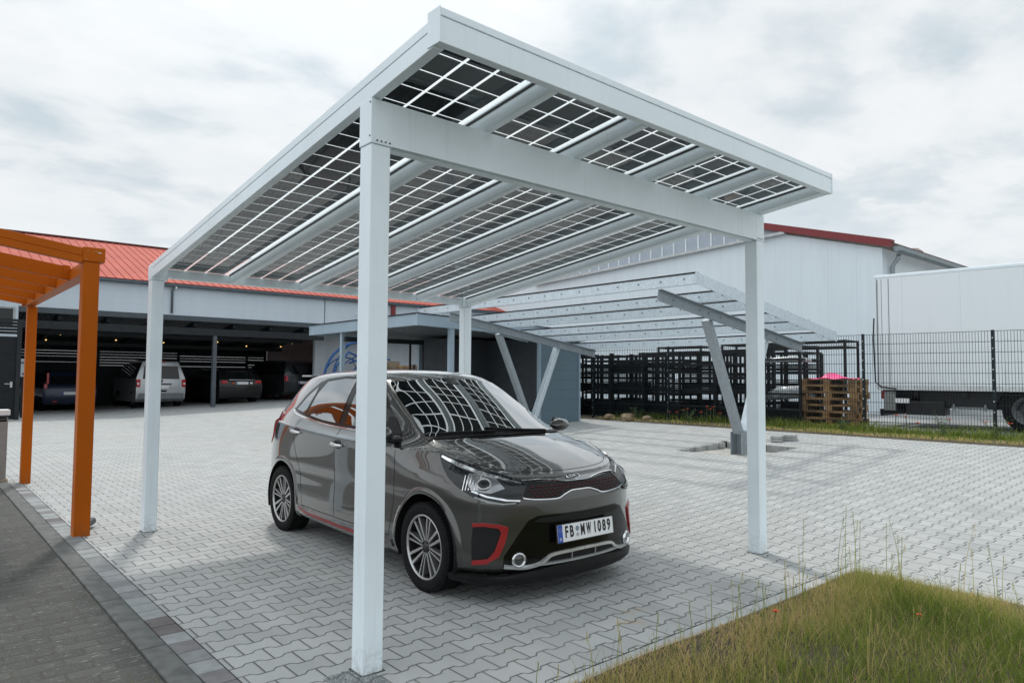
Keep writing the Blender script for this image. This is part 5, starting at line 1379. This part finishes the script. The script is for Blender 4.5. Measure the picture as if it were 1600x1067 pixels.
blue = make_vehicle('blue_hatchback', 'dark blue hatchback with tall red tail lights at the left of the garage', 'car', blue_paint,
 [(.02,.30),(-.03,.50),(-.02,.75),(.05,.95),(.25,1.25),(.42,1.45),(.7,1.50),(1.6,1.52),(2.2,1.45),(3.0,1.02),(3.9,.85),(4.0,.5),(3.9,.25),(.3,.22)], .86, .95,
 (.075,.98,.27,1.30,.66,.56), [(.66,1.0,.75,1.42,.12,red_lens),(.72,.82,.84,1.02,.02,red_lens),(.40,.33,.56,.38,-.04,red_lens)], (3.35,29.5,0), 0, plate_z=.66)
blk = make_vehicle('black_estate_car', 'black estate car with orange sticker between garage post and grey shelter', 'car', black_paint,
 [(.02,.28),(-.03,.48),(-.03,.78),(.02,.98),(.30,1.25),(.45,1.42),(.8,1.46),(2.4,1.46),(2.8,1.40),(3.6,1.0),(4.5,.82),(4.65,.5),(4.5,.25),(.3,.20)], .90, .98,
 (.05,1.02,.32,1.32,.66,.58), [(.58,.82,.84,.95,.0,red_lens)], (9.55,28.0,gz(9.5)), R(4), plate_z=.84)
MB().box(-.42,-.30,-.055,-.03,.80,.86).build('orange_sticker', orange_paint, blk); MB().box(.34,.44,-.055,-.03,.80,.88).build('white_sticker', white_card, blk)
MB().box(-.55,.55,-.045,-.01,.965,.98).build('chrome_strip', chrome, blk)
suv = make_vehicle('grey_pickup', 'dark grey van with pale pillar half hidden behind the hatchback', 'van', grey_paint,
 [(.02,.35),(-.02,.60),(0,.95),(.05,1.15),(.16,1.50),(.26,1.66),(.6,1.72),(2.0,1.74),(2.9,1.66),(3.5,1.20),(4.5,1.05),(4.7,.8),(4.7,.35),(3.9,.22),(.3,.22)], .92, 1.08,
 (.055,1.12,.20,1.55,.68,.60), [(.78,.80,.90,1.05,.0,red_lens)], (12.6,28.4,gz(12.6)), R(8), plate_z=.75)
suv.name = 'grey_van'
dk = make_vehicle('dark_small_car', 'very dark small car at the far left inside the garage', 'car', black_paint,
 [(.02,.28),(-.03,.48),(-.03,.78),(.02,.98),(.30,1.25),(.45,1.42),(.8,1.46),(2.0,1.46),(2.4,1.40),(3.2,1.0),(3.9,.82),(4.0,.5),(3.9,.25),(.3,.20)], .84, .98,
 (.05,1.02,.32,1.32,.62,.54), [(.60,.82,.80,.95,.0,red_lens)], (1.95,30.6,0), 0, plate_z=.6)
dk.location.x = 2.3; dk.location.y = 31.2
dk['label'] = 'dark small car in the deep shade left of the dark blue hatchback'

# ------------------------------------------------------------------ things seen under the grey shelter: blue hose arcs, far fence, clutter
hs = MB(); 
def arc(c, r_, a0, a1, tilt=0, n=14, y=26.2): return [(c[0]+r_*math.cos(R(a0+(a1-a0)*k/n)), y+tilt*k/n, c[1]+r_*math.sin(R(a0+(a1-a0)*k/n))) for k in range(n+1)]
hs.tube(arc((14.3,1.25),1.75,190,95), .06, 8); hs.tube(arc((15.2,1.0),2.3,165,100,.3), .03, 8); hs.tube(arc((14.6,.9),1.5,150,75,.2), .03, 8); hs.tube(arc((14.4,1.0),1.2,120,20,-.2), .045, 8); hs.tube(arc((15.2,.8),1.5,150,70,-.4), .04, 8)
hs.tube(arc((13.6,1.2),1.1,150,60,.1), .03, 8); hs.tube([(12.75,26.1,.4),(13.1,26.1,1.9),(13.7,26.1,2.55),(14.3,26.1,2.3)], .05, 8)
tag(hs.build('blue_hose', blue_hose, smooth=True), 'tangle of thick blue hoses against the white wall left of the grey shelter posts', 'hose')
f2 = thing('yard_fence', 'low dark wire fence in front of the far white wall under the grey shelter', 'fence', (0,0,0))
for x in (12.6,14.6,16.6,18.6): MB().box(x-.05,x+.05,22.0,22.05,.1,1.95).build('fence_post', fence_mat, f2)
for x in (12.6,14.6,16.6): fpan(x+.05,22.02,x+1.95,22.02,.2,20,1.6,f2)
fw_ = thing('far_wall_panel', 'off-white rendered wall closing the yard between garage and hall', 'wall', (0,0,0))
MB().box(12.75,23.4,27.6,27.8,-.1,3.3).build('wall_face', far_wall, fw_)
MB().box(12.75,23.4,27.55,27.85,3.3,3.36).build('coping', concrete, fw_)
rnd = random.Random(21)
clut = [('stacked_crate','weathered timber crate','crate',wood), ('cardboard_box','brown cardboard box','box',plain('cardboard', (.20,.16,.11), .8))]
for k in range(7):
    nm, lb_, ct, mt = clut[k % 2]; x = 13.0+k*.36; h_ = rnd.uniform(1.3,1.9)
    o = MB().box(-.22,.22,-.22,.22,0,h_); 
    for q in range(3): o.box(-.235,-.22,-.22,.22,.05+q*h_/3,.05+q*h_/3+.08); o.box(-.22,.22,-.235,-.22,.05+q*h_/3,.05+q*h_/3+.08)
    o = o.build(nm, mt); o.location = (x, 22.9+rnd.uniform(-.3,.3), .30); tag(o, 'tall %s, %s in the row behind the far low fence' % (lb_, names[k]), ct, 'crates and boxes behind the low fence')

# ------------------------------------------------------------------ planting
grass_m, nt, b = new_mat('grass_blades'); p = pos(nt)
at = nt.nodes.new('ShaderNodeAttribute'); at.attribute_name = 'tone'; tn = xyz(nt, at.outputs['Vector'])[0]
ramp = nt.nodes.new('ShaderNodeValToRGB'); link(nt, tn, ramp.inputs[0]); el = ramp.color_ramp.elements
el[0].position = 0; el[0].color = (.095,.150,.016,1); el[1].position = 1; el[1].color = (.78,.56,.30,1)
e = el.new(.35); e.color = (.215,.285,.040,1); e = el.new(.62); e.color = (.46,.40,.14,1)
nt.links.new(ramp.outputs[0], b.inputs['Base Color']); setp(b, Roughness=.6)
tl = nt.nodes.new('ShaderNodeBsdfTranslucent'); nt.links.new(ramp.outputs[0], tl.inputs[0])
mx = nt.nodes.new('ShaderNodeMixShader'); mx.inputs[0].default_value = .5; nt.links.new(b.outputs[0], mx.inputs[1]); nt.links.new(tl.outputs[0], mx.inputs[2])
nt.links.new(mx.outputs[0], [n for n in nt.nodes if n.type == 'OUTPUT_MATERIAL'][0].inputs[0])
def hash2(x, y): return (math.sin(x*1.9+1.3)+math.sin(y*2.7+x*1.1)+math.sin(x*5.1-y*3.7)*.5+math.sin(y*7.3+x*2.2)*.35)/2.85
class Grass:
    def __init__(s, seed): s.v = []; s.f = []; s.t = []; s.r = random.Random(seed)
    def blade(s, x, y, z, h, w_, tone, lean=.35, segs=3):
        r = s.r; a = r.uniform(0, 2*math.pi); la = r.uniform(0, 2*math.pi); l = lean*h*r.uniform(.3,1.2); o = len(s.v)
        cx_, sx_ = math.cos(a)*w_/2, math.sin(a)*w_/2
        for k in range(segs):
            t = k/segs; b_ = l*t*t; zz_ = z + h*t*(1-.18*t*lean); ww = 1-t*.55
            s.v += [(x+math.cos(la)*b_-cx_*ww, y+math.sin(la)*b_-sx_*ww, zz_), (x+math.cos(la)*b_+cx_*ww, y+math.sin(la)*b_+sx_*ww, zz_)]
        s.v.append((x+math.cos(la)*l, y+math.sin(la)*l, z+h*(1-.18*lean)))
        for k in range(segs-1): s.f.append((o+2*k,o+2*k+1,o+2*k+3,o+2*k+2))
        s.f.append((o+2*segs-2,o+2*segs-1,o+2*segs)); s.t += [tone]*(2*segs+1)
    def build(s, name, label, cat=None, kind='stuff', parent=None):
        me = bpy.data.meshes.new(name); me.from_pydata(s.v, [], s.f); me.materials.append(grass_m)
        a = me.attributes.new('tone', 'FLOAT_VECTOR', 'POINT'); buf = []
        for t in s.t: buf += [t, t, t]
        a.data.foreach_set('vector', buf); o = bpy.data.objects.new(name, me); COL.objects.link(o)
        if parent: o.parent = parent
        return tag(o, label, cat, None, kind)
G = Grass(4); r = G.r
for k in range(62000):
    x = r.uniform(-.66, 3.685); y = -.725 - 3.3*r.random()**1.15
    if y < -.7 - 3.3: continue
    if (x - y) < .55: continue
    edge = max(0.001, min(3.70-x, -.72-y)); hh = hash2(x, y)
    bare = hash2(x*1.7+4, y*1.9) 
    if bare > .55 and r.random() < .6: continue
    dry = max(0, 1-edge/.60)**.6 ; tone = r.gauss(.24+.58*dry-.22*hh, .13); 
    if r.random() < .10: tone = r.uniform(.6,1)
    h_ = r.uniform(.05,.15)*(1+.45*hh)*(.22+.78*min(1, max(0,edge)/.35)); 
    G.blade(x, y, lawn_z(x,y)-.004, h_, r.uniform(.0022,.0045), min(1,max(0,tone)), .7, 3)
for k in range(2600):
    x = r.uniform(-.66, 3.70); y = -.72 - 2.6*r.random()
    if (x - y) < .6: continue
    G.blade(x, y, lawn_z(x,y), r.uniform(.10,.20), r.uniform(.002,.0035), min(1,max(0,r.gauss(.35,.2))), .5, 4)
G.build('grass', 'short half dry grass filling the corner bed beside the white carport')
# tall single stalks with seed heads
G2 = Grass(8); r = G2.r
for k in range(135):
    x = r.uniform(.3, 3.72); y = -.69 - 1.9*r.random()**1.6
    if (x-y) < 1.1: continue
    if x < 2.6 and r.random() < .45: continue
    h_ = r.uniform(.16,.44)*(1.2 if x > 2.9 else .75); tone = r.uniform(.25,.7); la = r.uniform(0, 6.28); ln = r.uniform(.02,.18)*h_; z = lawn_z(x,y); o = None
    pts = [(x+math.cos(la)*ln*t*t, y+math.sin(la)*ln*t*t, z+h_*t) for t in (0,.25,.5,.75,1)]
    for i in range(4):
        o = len(G2.v); a, b_ = pts[i], pts[i+1]; wv = .0016*(1-.15*i)
        for (px_, py_, pz_) in (a, b_): G2.v += [(px_-wv,py_+wv,pz_),(px_+wv,py_-wv,pz_)]
        G2.f.append((o,o+1,o+3,o+2)); G2.t += [tone]*4
    hd = pts[-1]
    for q in range(14):
        zq = hd[2]-.05*h_/.3*q/14*1.2; an = q*2.4; o = len(G2.v)
        G2.v += [(hd[0],hd[1],zq),(hd[0]+.0035*math.cos(an),hd[1]+.0035*math.sin(an),zq+.006),(hd[0]+.002*math.cos(an+1),hd[1]+.002*math.sin(an+1),zq+.013)]; G2.f.append((o,o+1,o+2)); G2.t += [tone+.1]*3
G2.build('tall_grass', 'thin tall grass stalks with seed heads rising from the corner bed')
# verge growth along the fence
G3 = Grass(12); r = G3.r
for k in range(15000):
    y = r.uniform(-6, 9.6) if k > 4500 else r.uniform(-1, 5)
    x = 12.22 + r.random()**1.2*1.9
    e_ = x-12.22; hh = hash2(x*2, y*1.3)
    tone = r.gauss(.24 - .12*hh + (.45 if e_ < .12 else 0), .16)
    h_ = r.uniform(.05,.16)*(1+.7*hh)*(1.5 if e_ > .6 else .7)
    G3.blade(x, y, gz(x)+.03, h_, r.uniform(.008,.016), min(1,max(0,tone)), .8, 2)
G3.build('verge_grass', 'rough green weeds along the foot of the mesh fence')
# poppies
leaf_m = plain('weed_green', (.07,.11,.035), .7, var=.3)
poppy_m, nt, b = new_mat('poppy_petal'); setp(b, Base_Color=(.72,.07,.012), Roughness=.6)
def make_poppy(h_, s_, label, loc):
    t = thing('poppy', label, 'poppy', loc, random.uniform(0,6), 'orange red poppies')
    m = MB(); m.tube([(0,0,0),(.01,.0,h_*.5),(.0,.005,h_)], .003*s_/.03, 5); m.build('stem', leaf_m, t)
    m = MB()
    for k in range(5):
        a = 2*math.pi*k/5; d = Vector((math.cos(a), math.sin(a), 0)); e = Vector((-d.y, d.x, 0)); c = Vector((0,0.005,h_))
        m.add([c, c+d*s_*.6-e*s_*.45+Vector((0,0,s_*.25)), c+d*s_+Vector((0,0,s_*.55)), c+d*s_*.6+e*s_*.45+Vector((0,0,s_*.25))], [(0,1,2,3)])
    m.build('petals', poppy_m, t); MB().lathe([(0,0),(s_*.22,0),(s_*.15,s_*.35),(0,s_*.4)], 8, (0,.005,h_), 'z').build('seed_head', ink, t)
    return t
near = [((2.02,-1.00),.10,.022,'poppy near the pale kerb in the grass corner bed'), ((2.55,-1.55),.10,.016,'small poppy low in the middle of the grass bed'), ((.98,-1.95),.05,.014,'poppy low at the bottom edge of the grass bed')]
for (xy, h_, s_, lb_) in near: make_poppy(h_, s_, lb_, (xy[0], xy[1], lawn_z(*xy)))
rnd = random.Random(31)
pn_ = names + ['thirteenth','fourteenth']
cl = [(12.6,7.5),(12.55,7.25),(12.6,7.1),(12.5,6.9),(12.7,6.5),(12.75,6.35),(12.6,6.6),(12.55,6.3),(12.8,6.2)]
for i, (x, y) in enumerate(cl): make_poppy(.22+.16*rnd.random()+(.15 if i in (4,5) else 0), .045, 'poppy, %s from the left in the clump before the black racks' % pn_[i], (x, y, gz(x)+.03))
cr_ = [(12.9,2.0),(12.85,2.2),(13.0,1.5),(12.9,.9),(13.0,.55),(12.8,2.35)]
for i, (x, y) in enumerate(sorted(cr_, key=lambda q: -q[1])): make_poppy(.20+.22*rnd.random(), .05, 'poppy, %s from the left by the fence in front of the trailer' % pn_[i], (x, y, gz(x)+.03))
# leafy weeds
def make_weed(h_, w_, label, loc, seed, leaf=.03, n=150, tall=True):
    t = thing('weed_plant', label, 'weed', loc, 0, 'leafy weeds by the fence'); r = random.Random(seed); st = MB(); lf = MB()
    for s_ in range(7):
        a = r.uniform(0,6.28); ln = r.uniform(.2,1)*w_; top_ = Vector((math.cos(a)*ln, math.sin(a)*ln, h_*r.uniform(.6,1)))
        st.tube([(0,0,0), top_*.5+Vector((0,0,h_*.1)), top_], [.006,.004,.002], 4)
        for k in range(n//7):
            c = top_*r.uniform(.15,1.0) + Vector((r.uniform(-1,1),r.uniform(-1,1),r.uniform(-.5,.5)))*leaf*1.5; d = Vector((r.uniform(-1,1),r.uniform(-1,1),r.uniform(-.3,.8))).normalized()*leaf*r.uniform(.6,1.3); e = d.cross(Vector((r.uniform(-1,1),r.uniform(-1,1),1))).normalized()*leaf*.3
            lf.add([c, c+d*.5-e, c+d, c+d*.5+e], [(0,1,2,3)])
    st.build('stems', leaf_m, t); lf.build('leaves', leaf_m, t, fixn=False); return t
wl = [((12.65,7.0),.40,.30,'bushy weed under the poppy clump before the black racks'),((12.9,1.55),.50,.25,'tall weed left of the right fence post before the trailer'),((13.0,.75),.42,.3,'bushy weed at the foot of the right fence post'),((12.9,-.3),.40,.3,'bushy weed at the right edge by the fence'),((12.6,5.4),.40,.25,'green weed behind the right white post by the fence'),((12.8,3.4),.35,.25,'low weed in front of the pallet stack'),((12.7,8.6),.35,.3,'green weed between shed and poppies')]
for i, (xy, h_, w_, lb_) in enumerate(wl): make_weed(h_, w_, lb_, (xy[0], xy[1], gz(xy[0])+.02), i+50)
# stones on the verge by the shed
for i, (x, y, s_) in enumerate(((12.45,9.3,.13),(12.7,8.9,.18),(12.25,8.55,.14),(12.6,8.2,.12))):
    m = MB(); r = random.Random(i+3)
    bm = bmesh.new(); bmesh.ops.create_icosphere(bm, subdivisions=2, radius=s_)
    for v in bm.verts: v.co = Vector((v.co.x*1.3, v.co.y*1.1, v.co.z*.7))*r.uniform(.85,1.12)
    m.v = [tuple(v.co) for v in bm.verts]; m.f = [tuple(v.index for v in f.verts) for f in bm.faces]; m.mi = [0]*len(m.f); bm.free()
    o = m.build('field_stone', plain('brown_stone', (.24,.18,.11), .9, var=.3, scale=8), smooth=False); o.location = (x,y,gz(x)+.06)
    tag(o, 'brown field stone, %s from the left on the verge right of the grey shed' % names[i], 'stone', 'stones on the verge')
